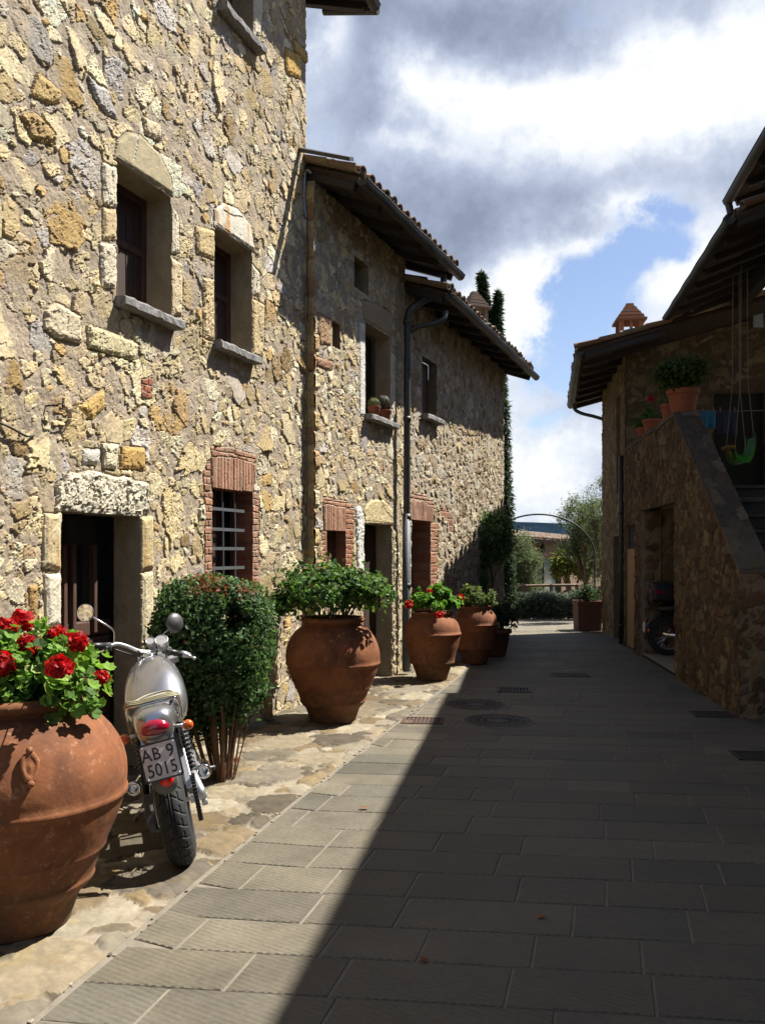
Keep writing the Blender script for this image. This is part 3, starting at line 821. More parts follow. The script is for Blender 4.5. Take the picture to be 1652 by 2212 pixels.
sillstone(W1, op1[1]['r'][0]-.02, op1[1]['r'][1]+.02, op1[1]['r'][2]+.01, wins[1], seed=3)
sillstone(W1, op1[2]['r'][0]-.02, op1[2]['r'][1]+.08, op1[2]['r'][2]+.01, wins[2], seed=4)
# doorway: two leaves, glazed above and boarded below
o = op1[3]; a, b, c, d = o['r']
pane(W1, o, .30, 'pane', 'glass', wins[3])
lf = planks(W1, a+.01, a+.30, .05, 1.02, .20, 9, False, 'door_leaf', 'wood', b1, th=.045, bev=.012); lf['label'] = 'boarded brown door leaf standing ajar'
lf2 = planks(W1, a+.34, b-.02, .05, 1.08, .255, 9, False, 'door_leaf', 'wood', b1, th=.04, bev=.012)
st = MB(); rot = np.array([W1.d, W1.n, (0, 0, 1)]).T
for s in (a+.02, a+.13, a+.31, a+.40, a+.62): st.box(W1.pt(s, 1.3 if s > a+.1 else .95, -.235), (.035, .05, .62 if s > a+.1 else 1.8), rot)
st.build('door_stile', M['wood'], wins[3], bevel=.006)
hs = MB(); hs.tube([W1.pt(a+.27, .95, -.17), W1.pt(a+.27, .95, -.12), W1.pt(a+.22, .95, -.11)], .009, 8); hs.build('handle', M['iron'], lf)
# barred window
o = op1[4]; a, b, c, d = o['r']
pane(W1, o, .24, 'pane', 'glass', wins[4])
for i, s in enumerate((a+.08, a+(b-a)*.38, a+(b-a)*.68)):
    g = MB(); g.tube([W1.pt(s+(.012 if i == 1 else 0), c-.02, -.05), W1.pt(s+.004, c+.4, -.05), W1.pt(s-.012, d+.02, -.05)], .0095, 8); g.build('grille_bar', M['iron'], wins[4])
for z in [W1.sz(500, y)[1] for y in (1101, 1144, 1185, 1227)]:
    g = MB(); g.box(W1.pt(a+(b-a)*.42, z, -.05), ((b-a)*.98, .014, .026), rot); g.build('grille_bar', M['iron'], wins[4])
fr = MB()
for s in (a+.02, b-.02, a+(b-a)*.5): fr.box(W1.pt(s, (c+d)/2, -.19), (.045, .03, d-c), rot)
fr.build('frame', M['wood'], wins[4])
# iron hook and a bent rod on the wall
hk = MB(); s, z = W1.sz(104, 878); hk.tube([W1.pt(s-.02, z, -.02), W1.pt(s, z+.005, .06), W1.pt(s+.03, z+.02, .085), W1.pt(s+.05, z-.01, .07), W1.pt(s+.02, z-.02, .07)], .006, 8)
hk.tube([W1.pt(s+.02, z-.01, .07), W1.pt(s+.20, z-.012, .06)], .004, 6)
hk.build('wall_hook', M['dark_iron'], b1)
hk = MB(); s, z = W1.sz(2, 921); hk.tube(smoothpts([W1.pt(s-.3, z+.05, .03), W1.pt(s, z+.005, .035), W1.pt(s+.16, z-.035, .035), W1.pt(s+.26, z-.02, .01)]), .007, 6); hk.build('iron_rod', M['dark_iron'], b1)
# body and roof of the tall house
n1 = -W1.n
A0 = W1.pt(W1.sY(.2), 0); A1 = W1.pt(0, 0)
closed_body(b1, [A1+W1.n*.0, A1+n1*6, A0+n1*6, A0], 8.1, 'stone')
ez = 7.48; ov = .44; ext = .72
roof(b1, W1.pt(W1.sY(.2)-.4, ez, ov), W1.pt(ext, ez, ov), n1, R(17), 6.4, seed=5, gut_ext=(0, .02))
# a rain gutter that turns the corner along the gable
g = MB(); q = []
for t in np.linspace(0, 1, 12): q.append(W1.pt(ext+.09, ez+.0+.13*(1-t), ov*t*1.12-.15*(1-t)))
g.tube(q, .05, 10); g.build('gutter', M['gutter'], b1)
# ================================================================ LEFT: the two lower houses
D2 = np.array([.41, 1.0])
W2 = Wall((-.700, 8.855), D2); s2e = W2.sY(11.28)
b2 = thing('stone_house', 'low stone house between the tall house and the far one, cacti on its window sill', 'house', (-.7, 9.5, 0))
x2 = lambda x: W2.sz(x)[0]
op2 = [dict(r=(x2(764), x2(795), 4.55, 4.90), depth=.2), dict(r=W2.rect(717, 734, 697, 752), depth=.10, col=(.3, .2, .12)),
       dict(r=W2.rect(788, 842, 712, 906), depth=.2), dict(r=W2.rect(705, 746, 1146, 1250), depth=.12, brick=True, col=(.3, .13, .08)),
       dict(r=(x2(784), x2(844), 0, W2.sz(814, 1132)[1]), depth=.2)]
p2 = W2.poly
sp2 = [dict(poly=p2([(783, 690), (783, 648), (815, 658), (846, 680), (846, 722), (838, 722)]), col=(.42, .33, .2), h=.022, rough=.2, lab=1),
       dict(poly=p2([(775, 696), (788, 700), (788, 900), (775, 898)]), col=(.72, .69, .62), h=.016, rough=.4, lab=2), dict(poly=p2([(842, 760), (852, 768), (852, 900), (842, 905)]), col=cream, h=.02, rough=.9, lab=2),
       dict(poly=p2([(783, 1132), (784, 1098), (800, 1080), (826, 1079), (845, 1100), (848, 1134)]), col=(.64, .52, .29), h=.026, rough=.4, lab=3, crack=p2([(818, 1080), (830, 1105), (846, 1122)]), crackcol=(.2, .15, .1), wob=.004),
       dict(poly=p2([(767, 1095), (778, 1092), (784, 1112), (784, 1235), (770, 1232)]), col=(.74, .72, .66), h=.024, rough=1.0, lab=4, wob=.02), dict(poly=p2([(844, 1140), (856, 1150), (857, 1500), (844, 1520)]), col=(.56, .47, .3), h=.03, rough=1.6, lab=4, wob=.03),
       dict(poly=p2([(699, 1147), (697, 1088), (749, 1092), (750, 1150)]), kind='brick', vert=True, col=(.45, .235, .15), h=.02, bw=.5, bh=.05, lab=5, wob=.004),
       dict(poly=p2([(697, 1087), (698, 1074), (762, 1088), (760, 1098)]), kind='brick', col=(.41, .205, .125), h=.016, bw=.15, bh=.05, lab=5),
       dict(poly=p2([(746, 1098), (764, 1100), (760, 1232), (746, 1240)]), kind='brick', col=(.42, .17, .09), h=.018, bw=.13, bh=.055, lab=5), dict(poly=p2([(696, 1148), (705, 1148), (705, 1245), (697, 1245)]), kind='brick', col=(.40, .18, .10), h=.012, bw=.13, bh=.055, lab=5),
       dict(poly=p2([(688, 678), (713, 690), (713, 748), (686, 742)]), col=(.42, .27, .15), h=.02, rough=.9), dict(poly=p2([(682, 770), (720, 782), (716, 800), (682, 792)]), col=(.36, .2, .12), h=.018, rough=.8)]
for y0 in range(680, 1260, 42): sp2.append(dict(poly=p2([(672, y0), (681+8*((y0//42) % 2), y0+2), (681+8*((y0//42) % 2), y0+37), (672, y0+36)]), col=[(.60, .45, .22), (.66, .56, .36), (.5, .33, .17)][(y0//42) % 3], h=.022, rough=.8))
cls2 = [(.08, .12, 60, 1.0), (.05, .08, 700, .97), (.03, .05, 2600, .94), (.016, .03, 5000, .9)]
res2 = rubble('wall', W2, 0.0, s2e, 0.0, 5.35, .012, b2, 202, cls2, op2, sp2)
wn2 = [reveal(res2, i, 'doorway' if i == 4 else 'window', b2) for i in range(5)]
for i, t in enumerate(('small dark vent window under the eave', 'tiny slit window', 'upper window holding the cacti', 'small brick arched window', 'narrow doorway under a split ochre lintel')): wn2[i]['label'] = t
for l, q in res2['quads'].items(): res2['sub']({1: 'lintel', 2: 'jamb', 3: 'lintel', 4: 'jamb', 5: 'brick_surround'}[l % 100], q, wn2[{1: 2, 2: 2, 3: 4, 4: 4, 5: 3}[l % 100]])
pane(W2, op2[0], .2, 'shutter', 'dark', wn2[0]); pane(W2, op2[1], .10, 'shutter', 'clay', wn2[1]); pane(W2, op2[2], .26, 'pane', 'glass', wn2[2])
planks(W2, op2[2]['r'][0], op2[2]['r'][0]+.16, op2[2]['r'][2], op2[2]['r'][3], .215, 3, True, 'shutter', 'shutter', wn2[2])
planks(W2, op2[3]['r'][0], op2[3]['r'][1], op2[3]['r'][2], op2[3]['r'][3], .13, 4, True, 'shutter', 'wood', wn2[3]); pane(W2, op2[3], .15, 'pane', 'dark', wn2[3])
pane(W2, op2[4], .26, 'pane', 'glass', wn2[4])
planks(W2, op2[4]['r'][0]+.02, op2[4]['r'][1]-.02, .03, op2[4]['r'][3]-.03, .215, 5, True, 'door_leaf', 'shutter', b2)
sillstone(W2, op2[2]['r'][0]-.03, op2[2]['r'][1]+.08, op2[2]['r'][2]+.01, wn2[2], out=.11, th=.07, seed=6)
# the quoin that steps forward from the tall house
Wq = Wall((W2.pt(0, 0)-W2.n*.13)[:2], W2.n[:2], side=1)
if np.dot(Wq.n, (-W2.d)) < 0: Wq.n = -Wq.n
spq = []
for k, z in enumerate(np.arange(0.0, 5.3, .19)): spq.append(dict(poly=[(-.02, z), (.16, z), (.16, z+.175), (-.02, z+.175)], col=[(.52, .36, .15), (.60, .44, .20), (.42, .24, .12), (.56, .42, .22)][(k*7) % 4], h=.018, rough=1.1, wob=.022))
rubble('quoin', Wq, 0, .14, 0, 5.35, .012, b2, 210, [(.05, .09, 40, 1.)], (), spq)
closed_body(b2, [W2.pt(s2e, 0), W2.pt(s2e, 0)-W2.n*4, W2.pt(0, 0)-W2.n*4, W2.pt(0, 0)-W2.n*.13], 5.3)
E = W2.pt
roof(b2, np.array([-.245, 8.66, 5.27]), np.array([.985, 11.62, 5.27]), -W2.n, R(20), 3.6, seed=8, tback=.09, th=.035, gut_ext=(.0, .06))
fl = MB(); fl.add([W2.pt(-.22, 5.41, .50), W2.pt(-.20, 5.62, -.1), W2.pt(-.12, 5.66, -.1), W2.pt(-.12, 5.45, .50), W2.pt(-.22, 5.37, .50), W2.pt(-.20, 5.58, -.1), W2.pt(-.12, 5.62, -.1), W2.pt(-.12, 5.41, .50)], [(0, 1, 2, 3), (7, 6, 5, 4), (0, 4, 5, 1), (1, 5, 6, 2), (2, 6, 7, 3), (3, 7, 4, 0)])
fl.build('verge_board', M['gutter'], b2)
pz = MB(); a = np.array([-.82, 8.78, 0]);
pz.tube(smoothpts([P(672, 374, 8.75), P(664, 368, 8.78), P(659, 378, 8.82), P(657, 430, 8.84), P(661, 470, 8.84)]), .014, 8); pz.build('lightning_rod', M['zinc'], b2)
# service cable running down in the corner
cb = MB(); cb.tube([P(664, y, 8.80)+np.array([.004*math.sin(y*.05), 0, 0]) for y in range(470, 1230, 40)], .007, 6); cb.build('cable', M['gutter'], b2)
# downpipe at the meeting of the two low houses
dp = MB(); Yp = 11.0
pts = [P(957, 590, 11.38), P(957, 612, 11.36), P(945, 632, 11.3), P(905, 655, 11.12), P(886, 668, Yp), P(880, 690, Yp), P(880, 730, Yp)]
dp.tube(smoothpts(pts, 5)+[P(879, 900, Yp), P(878, 1200, Yp), P(877, 1400, Yp), P(877, 1450, Yp)], .043, 12)
for y in (690, 900, 1112, 1260): dp.tube([P(879, y, Yp), P(879, y+10, Yp)], .052, 12)
dp.build('downpipe', M['gutter'], b2, smooth=True)
dp = MB(); dp.tube([P(878, 1110, Yp), P(877, 1330, Yp), P(877, 1448, Yp)], .052, 12); dp.lathe([(.09, 0), (.09, .05), (.055, .07)], G(876, 1452), 14); dp.build('downpipe_shoe', simple('lead_grey_pipe', (.13, .14, .155), .6, .3, var=.25), b2, smooth=True)

W3 = Wall(W2.pt(s2e, 0)[:2], D2); s3e = W3.sY(16.0)
b3 = thing('stone_house', 'farthest low stone house on the left with a brick arched door and a chimney', 'house', (1, 13, 0))
x3 = lambda x: W3.sz(x)[0]
op3 = [dict(r=(x3(887), x3(929), 0, W3.sz(908, 1124)[1]), depth=.25, brick=True, col=(.36, .16, .10)), dict(r=W3.rect(910, 942, 778, 902), depth=.12, col=(.26, .19, .12))]
p3_ = W3.poly
sp3 = [dict(poly=p3_([(884, 1122), (884, 1082), (912, 1080), (936, 1098), (935, 1130)]), kind='brick', vert=True, col=(.45, .225, .14), h=.022, bw=.6, bh=.05, lab=1, wob=.004), dict(poly=p3_([(884, 1080), (886, 1066), (916, 1068), (940, 1090), (938, 1100), (914, 1080)]), kind='brick', col=(.41, .205, .125), h=.018, bw=.16, bh=.05, lab=1),
       dict(poly=p3_([(929, 1130), (944, 1132), (942, 1300), (929, 1300)]), kind='brick', col=(.42, .18, .10), h=.016, bw=.13, bh=.055, lab=1),
       dict(poly=p3_([(948, 1102), (962, 1096), (976, 1118), (980, 1150), (972, 1150), (964, 1120), (952, 1112)]), kind='brick', col=(.42, .2, .12), h=.012, bw=.05, bh=.1), dict(poly=p3_([(962, 1245), (988, 1250), (984, 1310), (962, 1306)]), kind='brick', col=(.42, .26, .16), h=.012, bw=.13, bh=.055)]
cls3 = [(.08, .12, 60, 1.0), (.05, .08, 1400, .97), (.032, .05, 4500, .94), (.018, .032, 5000, .9)]
res3 = rubble('wall', W3, 0.0, s3e, 0.0, 5.0, .0165, b3, 303, cls3, op3, sp3, mortar=.01, relief=.017, palette=[(.50, .42, .28), (.44, .35, .2), (.56, .49, .35), (.38, .27, .15), (.46, .38, .26), (.33, .23, .14), (.50, .45, .36)])
wn3 = [reveal(res3, 0, 'doorway', b3), reveal(res3, 1, 'window', b3)]
wn3[0]['label'] = 'brick arched doorway'; wn3[1]['label'] = 'upper window closed by a brown panel'
for l, q in res3['quads'].items(): res3['sub']('brick_surround', q, wn3[0])
pane(W3, op3[0], .28, 'pane', 'dark', wn3[0]); planks(W3, op3[0]['r'][0], op3[0]['r'][1], .03, .95, .235, 5, False, 'door_leaf', 'wood', b3)
pane(W3, op3[1], .13, 'shutter', 'wood', wn3[1]); sillstone(W3, op3[1]['r'][0]-.04, op3[1]['r'][1]+.06, op3[1]['r'][2]+.01, wn3[1], out=.12, seed=9)
closed_body(b3, [W3.pt(s3e, 0), W3.pt(s3e, 0)-W3.n*5, W3.pt(0, 0)-W3.n*5], 4.85)
roof(b3, np.array([.80, 11.05, 4.84]), np.array([2.79, 16.15, 4.84]), -W3.n, R(19), 4.6, seed=12, tback=.07, th=.035, gut_ext=(.0, .12))
# curved branch pipe that joins the downpipe
dp = MB(); dp.tube(smoothpts([P(962, 672, 11.12), P(958, 688, 11.1), P(935, 700, 11.05), P(905, 705, 11.02), P(884, 716, 11.0)], 5), .035, 10); dp.build('downpipe', M['gutter'], b3, smooth=True)
def chimney(par, c, w, h, ang, colbrick, mat='tile', legs=True):
    """brick shaft with open sides under a stepped tile cap"""
    ca, sa = math.cos(ang), math.sin(ang); rot = np.array([[ca, -sa, 0], [sa, ca, 0], [0, 0, 1]])
    m = MB(); rs = np.random.RandomState(3); c = np.array(c, float)
    bc = lambda: np.array(colbrick)*rs.uniform(.7, 1.2)
    m.box(c+(0, 0, -.15), (w*.9, w*.9, .5), rot, bc())
    for x in (-1, 1):
        for y in (-1, 1): m.box(c+rot@np.array((x*w*.36, y*w*.36, .10+h*.16)), (w*.17, w*.17, h*.34), rot, bc())
    m.box(c+rot@np.array((0, -w*.36, .10+h*.16)), (w*.1, w*.12, h*.34), rot, bc())
    z = .10+h*.34; k = 5
    for i in range(k):
        ww = w*(1.12-.20*i); m.box(c+(0, 0, z+h*.055*i*1.9), (ww, ww, h*.07), rot, bc()); m.box(c+(0, 0, z+h*.055*(i*1.9+.95)), (ww*.86, ww*.86, h*.06), rot, bc())
    return m.build('chimney', M[mat], par, col=True, bevel=.006)
chimney(b3, (1.60, 15.2, 5.50), .40, .62, .39, (.34, .24, .17))

# ================================================================ RIGHT: stair wall, terrace and houses
DR = np.array([.11, 1.0]); OR_ = (2.455+.11*8.1, 8.1)
WR = Wall(OR_, DR, side=-1); sR = WR.sY
st = thing('stone_staircase', 'outdoor stone staircase with a sloping parapet climbing to a flower terrace on the right', 'staircase', (3.9, 10, 0))
sTop = sR(10.8); sEnd = sR(14.5)
def top_fn(X): return np.where(X > sTop, 3.25, 1.36+(3.25-1.36)*np.clip(X/sTop, 0, 1))
opR = [dict(r=(sR(10.82), sR(13.06), 0, 2.19), depth=.05, col=(.34, .27, .18)), dict(r=(WR.sz(1371)[0], WR.sz(1353)[0], 0, 2.0), depth=.03, col=(.3, .22, .14))]
opR[1]['r'] = (min(opR[1]['r'][:2]), max(opR[1]['r'][:2]), 0, 2.0)
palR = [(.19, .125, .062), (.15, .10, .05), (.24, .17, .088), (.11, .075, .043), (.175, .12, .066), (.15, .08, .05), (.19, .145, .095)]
clsR = [(.08, .12, 80, .95), (.05, .08, 1500, .88), (.028, .05, 7000, .86)]
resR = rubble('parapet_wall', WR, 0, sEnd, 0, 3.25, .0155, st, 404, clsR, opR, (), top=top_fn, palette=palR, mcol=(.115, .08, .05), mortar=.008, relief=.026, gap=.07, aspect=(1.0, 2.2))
dwR = [reveal(resR, 0, 'passage_opening', st), reveal(resR, 1, 'doorway', st)]
planks(WR, opR[1]['r'][0], opR[1]['r'][1], 0.03, 1.62, .018, 3, True, 'door_leaf', 'door_yellow', st, gap=.006, th=.02)['label'] = 'ochre wooden door'
pane(WR, opR[1], .035, 'pane', 'dark', dwR[1])
# coping along the top and the masonry thickness behind it
inn = -WR.n
cp = MB(); rs = np.random.RandomState(4); t = 0.0
while t < sEnd-.05:
    L = rs.uniform(.32, .6); e = min(t+L, sEnd)
    if t < sTop < e: e = sTop
    z0, z1 = float(top_fn(np.array(t+.004))), float(top_fn(np.array(e-.004))); j = rs.uniform(-.009, .009); hh = .045
    q = []
    for s_, z_ in ((t+.004, z0), (e-.004, z1)):
        q += [WR.pt(s_, z_+j, .022+j), WR.pt(s_, z_+j, -.275+j), WR.pt(s_, z_+j+hh, -.275+j), WR.pt(s_, z_+j+hh, .022+j)]
    cp.add(q, [(0, 1, 2, 3), (7, 6, 5, 4), (0, 4, 5, 1), (1, 5, 6, 2), (2, 6, 7, 3), (3, 7, 4, 0)], np.array((.15, .125, .095))*rs.uniform(.65, 1.2)); t = e
cp.build('coping_bed', M['stone'], st, col=True, bevel=.01)
rubble('coping', None, 0, sEnd, 0, .285, .014, st, 430, [(.10, .16, 200, .9), (.05, .09, 400, .88)], (), (), plane=lambda X, T, H: WR.O+WR.d*X[..., None]+WR.n*(.012-T)[..., None]+np.array([0, 0, 1.])*(top_fn(X)+.040+H*.9)[..., None], palette=[(.17, .135, .09), (.15, .12, .08), (.19, .15, .10), (.145, .12, .085)], mcol=(.13, .105, .07), relief=.026)
ib = MB(); ss = np.linspace(0, sEnd, 40)
for a_, b_ in zip(ss[:-1], ss[1:]):
    ib.add([WR.pt(a_, 0, -.27), WR.pt(b_, 0, -.27), WR.pt(b_, float(top_fn(np.array(b_))), -.27), WR.pt(a_, float(top_fn(np.array(a_))), -.27)], [(3, 2, 1, 0)] if not (opR[0]['r'][0] < (a_+b_)/2 < opR[0]['r'][1]) else [], (.36, .29, .2))
ib.add([WR.pt(opR[0]['r'][0]-.05, 2.19, -.27), WR.pt(opR[0]['r'][1]+.05, 2.19, -.27), WR.pt(opR[0]['r'][1]+.05, 3.25, -.27), WR.pt(opR[0]['r'][0]-.05, 3.0, -.27)], [(3, 2, 1, 0)], (.36, .29, .2))
ib.build('parapet_back', M['stone'], st, col=True)
# end pier facing the viewer
Wp = Wall(WR.pt(0, 0)[:2], (inn)[:2], side=1)
if np.dot(Wp.n, -WR.d) < 0: Wp.n = -Wp.n
rubble('end_pier', Wp, -.02, .27, 0, 1.36, .016, st, 410, [(.06, .1, 60, 1.), (.03, .06, 300, .95)], (), (), palette=palR, mcol=(.28, .2, .13))
# steps
sp = MB(); nst = 13; rz = 2.35/nst; s_a = sR(7.15)
for i in range(nst):
    a_ = s_a+(sR(10.7)-s_a)*i/nst
    c = WR.pt((a_+sR(10.75))/2, rz*(i+.5), -.27-.62); rot = np.array([WR.d, WR.n, (0, 0, 1)]).T
    sp.box(WR.pt((a_+.34/2+a_)/2, rz*(i+.5)+.0, -.29-.60), (.34, 1.18, rz-.03), rot, (.13, .115, .095))
    sp.box(WR.pt((a_+.36/2+a_)/2-.02, rz*(i+1)-.018, -.29-.60), (.40, 1.19, .04), rot, (.155, .14, .115))
sp.build('steps', M['stone'], st, col=True, bevel=.008)
# terrace slab and landing
tr = MB(); rot = np.array([WR.d, WR.n, (0, 0, 1)]).T
Lt = sEnd-sR(10.7)
tr.box(WR.pt(sR(10.7)+Lt/2, 2.27, -.28-1.6), (Lt-.01, 3.2, .15), rot, (.3, .26, .2)); tr.build('terrace_floor', M['stone'], st, col=True)
# passage: end wall, back wall and pale floor
Wf = Wall(WR.pt(opR[0]['r'][1]+.0, 0, -.05)[:2], inn[:2], side=1)
if np.dot(Wf.n, -WR.d) < 0: Wf.n = -Wf.n
rubble('passage_wall', Wf, 0, 2.6, 0, 2.19, .02, st, 420, [(.10, .16, 80, 1.), (.05, .1, 700, .95)], (), (), palette=palR, mcol=(.28, .22, .15))
bk = MB(); a_, b_ = opR[0]['r'][0]-.6, opR[0]['r'][1]+.05
bk.add([WR.pt(a_, 0, -2.65), WR.pt(b_, 0, -2.65), WR.pt(b_, 2.2, -2.65), WR.pt(a_, 2.2, -2.65)], [(0, 1, 2, 3)], (.3, .24, .16))
bk.add([WR.pt(a_, 0, -.28), WR.pt(a_, 0, -2.65), WR.pt(a_, 2.2, -2.65), WR.pt(a_, 2.2, -.28)], [(0, 1, 2, 3)], (.3, .24, .16)); bk.build('passage_back', M['stone'], st, col=True)
pf = MB(); pf.add([WR.pt(a_, .045, -.0), WR.pt(b_-.03, .045, -.0), WR.pt(b_-.03, .045, -2.65), WR.pt(a_, .045, -2.65)], [(0, 1, 2, 3)], (.42, .37, .28)); pf.build('passage_floor', M['flag'], st, col=True)
rb = MB(); rb.tube([WR.pt(WR.sz(1346)[0], z, .04) for z in (0.02, 1.0, 2.0, 3.2)], .04, 10)
for z in (1.2, 2.2, .3): rb.tube([WR.pt(WR.sz(1346)[0], z, .04), WR.pt(WR.sz(1346)[0], z+.05, .04)], .048, 10)
rb.build('downpipe', M['gutter'], st, smooth=True)

# far right house
WA = Wall(WR.pt(sEnd, 0)[:2], DR, side=-1); sA = WA.sY(17.2)
ba = thing('stone_house', 'small stone house at the far right end with a tiled chimney and wavy tiled eave', 'house', (5, 16, 0))
xa = lambda x: WA.sz(x)[0]
opA = [dict(r=(xa(1340), xa(1331), 2.6, 4.3), depth=.18, col=(.3, .2, .12)), dict(r=(xa(1337), xa(1325), 0.0, 1.85), depth=.2, col=(.28, .2, .13))]
for o in opA: o['r'] = (min(o['r'][:2]), max(o['r'][:2]))+tuple(o['r'][2:])
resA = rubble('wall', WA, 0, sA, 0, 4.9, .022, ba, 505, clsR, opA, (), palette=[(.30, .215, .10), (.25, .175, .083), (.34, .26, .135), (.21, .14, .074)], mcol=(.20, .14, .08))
wa = [reveal(resA, 0, 'window', ba), reveal(resA, 1, 'doorway', ba)]
pane(WA, opA[0], .18, 'shutter', 'wood', wa[0]); pane(WA, opA[1], .2, 'door_leaf', 'shutter', wa[1])
Wg = Wall(WA.pt(0, 0)[:2], inn[:2], side=1)
if np.dot(Wg.n, -WR.d) < 0: Wg.n = -Wg.n
opG = [dict(r=(1.42, 2.25, 2.36, 4.2), depth=.15, col=(.25, .2, .14))]
def gab(X): return 4.86+.265*X
resG = rubble('gable_wall', Wg, 0, 5.5, 2.2, 7.0, .026, ba, 510, [(.12, .2, 120, 1.), (.06, .12, 1400, .97), (.035, .06, 3000, .94)], opG, (), top=gab, palette=[(.20, .15, .09), (.155, .12, .07), (.24, .195, .13), (.14, .10, .06)], mcol=(.10, .075, .045), aspect=(1.3, 2.3))
gd = reveal(resG, 0, 'terrace_doorway', ba); pane(Wg, opG[0], .15, 'door_leaf', 'dark', gd)
closed_body(ba, [WA.pt(sA, 0), WA.pt(sA, 0)+inn*5.5, WA.pt(0, 0)+inn*5.5], [4.7, 6.2, 6.2])
ea, eb = np.array([3.13, 13.6, 4.70]), np.array([3.92, 17.9, 4.60])
roof(ba, ea, eb, inn, math.atan(.265), 6.4, seed=15, gut_ext=(.02, .05), gr=.07)
dp = MB(); dp.tube(smoothpts([P(1240, 868, 17.6), P(1241, 884, 17.6), P(1256, 893, 17.5), P(1280, 899, 17.35), P(1304, 906, 17.2)], 5), .035, 10); dp.build('downpipe', M['gutter'], ba, smooth=True)
chimney(ba, (4.40, 15.5, 5.36), .47, .64, -.1, (.46, .19, .09))
# wall lantern on the gable
ln = MB(); c = P(1632, 694, 14.2); ln.box(c, (.16, .16, .24)); ln.lathe([(.14, 0), (.02, .12)], c+(0, 0, .12), 4); ln.tube([c+(0, .0, .24), c+(0, .16, .26), c+(0, .34, .1)], .015, 6)
lt = thing('wall_lantern', 'grey wall lantern beside the terrace swing', 'lantern', P(1632, 694, 14.2)); ln.build('lantern_body', M['zinc'], lt); g = MB(); g.box(c, (.13, .165, .17)); g.build('glass', simple('milk_glass', (.4, .42, .42), .2), lt)

# lower roofed part over the terrace
bb = thing('roofed_loggia', 'dark lower tiled roof on a heavy beam projecting over the terrace and swing', 'loggia', (5, 10, 0))
e0 = np.array([3.78, 9.34, 5.15]); e1 = np.array([4.45, 13.5, 5.20]); edd = (e1-e0)/np.linalg.norm(e1-e0); upv = np.array([edd[1], -edd[0], 0])
roof(bb, e0, e1, upv, math.atan(.36), 4.0, seed=21, gr=.06, tback=.22, th=.035)
bm = MB(); bm.beam(e0+upv*1.0+(0, 0, .16), e1+upv*1.0+(0, 0, .16)-edd*.05, .16, .2); bm.build('beam', M['beam'], bb, bevel=.01)
for f_ in (.06, .97):
    pb = MB(); c = e0+(e1-e0)*f_+upv*3.4; pb.box((c[0], c[1], 2.9), (.4, .4, 5.8)); pb.build('pillar', M['plaster'], bb, bevel=.02)
# tall house on the right, most of it outside the picture
bc = thing('stone_house', 'tall dark house at the right edge whose high eave shades the street', 'house', (5, 3, 0))
f0 = np.array([2.545+.16*(-6), -6, 6.05]); f1 = np.array([2.545+.16*11.12, 11.12, 6.05]); fd = (f1-f0)/np.linalg.norm(f1-f0); fu = np.array([fd[1], -fd[0], 0])
f0 = f0+fu*.13; f1 = f1+fu*.13
roof(bc, f0, f1, fu, R(19), 4.6, seed=23, gr=.065, tback=.26, th=.04)
Wc = Wall((f1+fu*.55-fd*.4)[:2], fd[:2], side=-1)
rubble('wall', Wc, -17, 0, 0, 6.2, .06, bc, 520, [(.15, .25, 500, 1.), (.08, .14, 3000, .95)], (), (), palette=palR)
closed_body(bc, [Wc.pt(0, 0), Wc.pt(0, 0)+fu*4.2, Wc.pt(-17, 0)+fu*4.2, Wc.pt(-17, 0)], [6.2, 7.3, 7.3, 6.2])
dp = MB(); dp.tube(smoothpts([f1-fd*.05-fu*.05+(0, 0, -.03), f1-fd*.05-fu*.02+(0, 0, -.2), P(1566, 480, 11.02), P(1560, 560, 11.0)], 5), .045, 10); dp.build('downpipe', M['gutter'], bc, smooth=True)
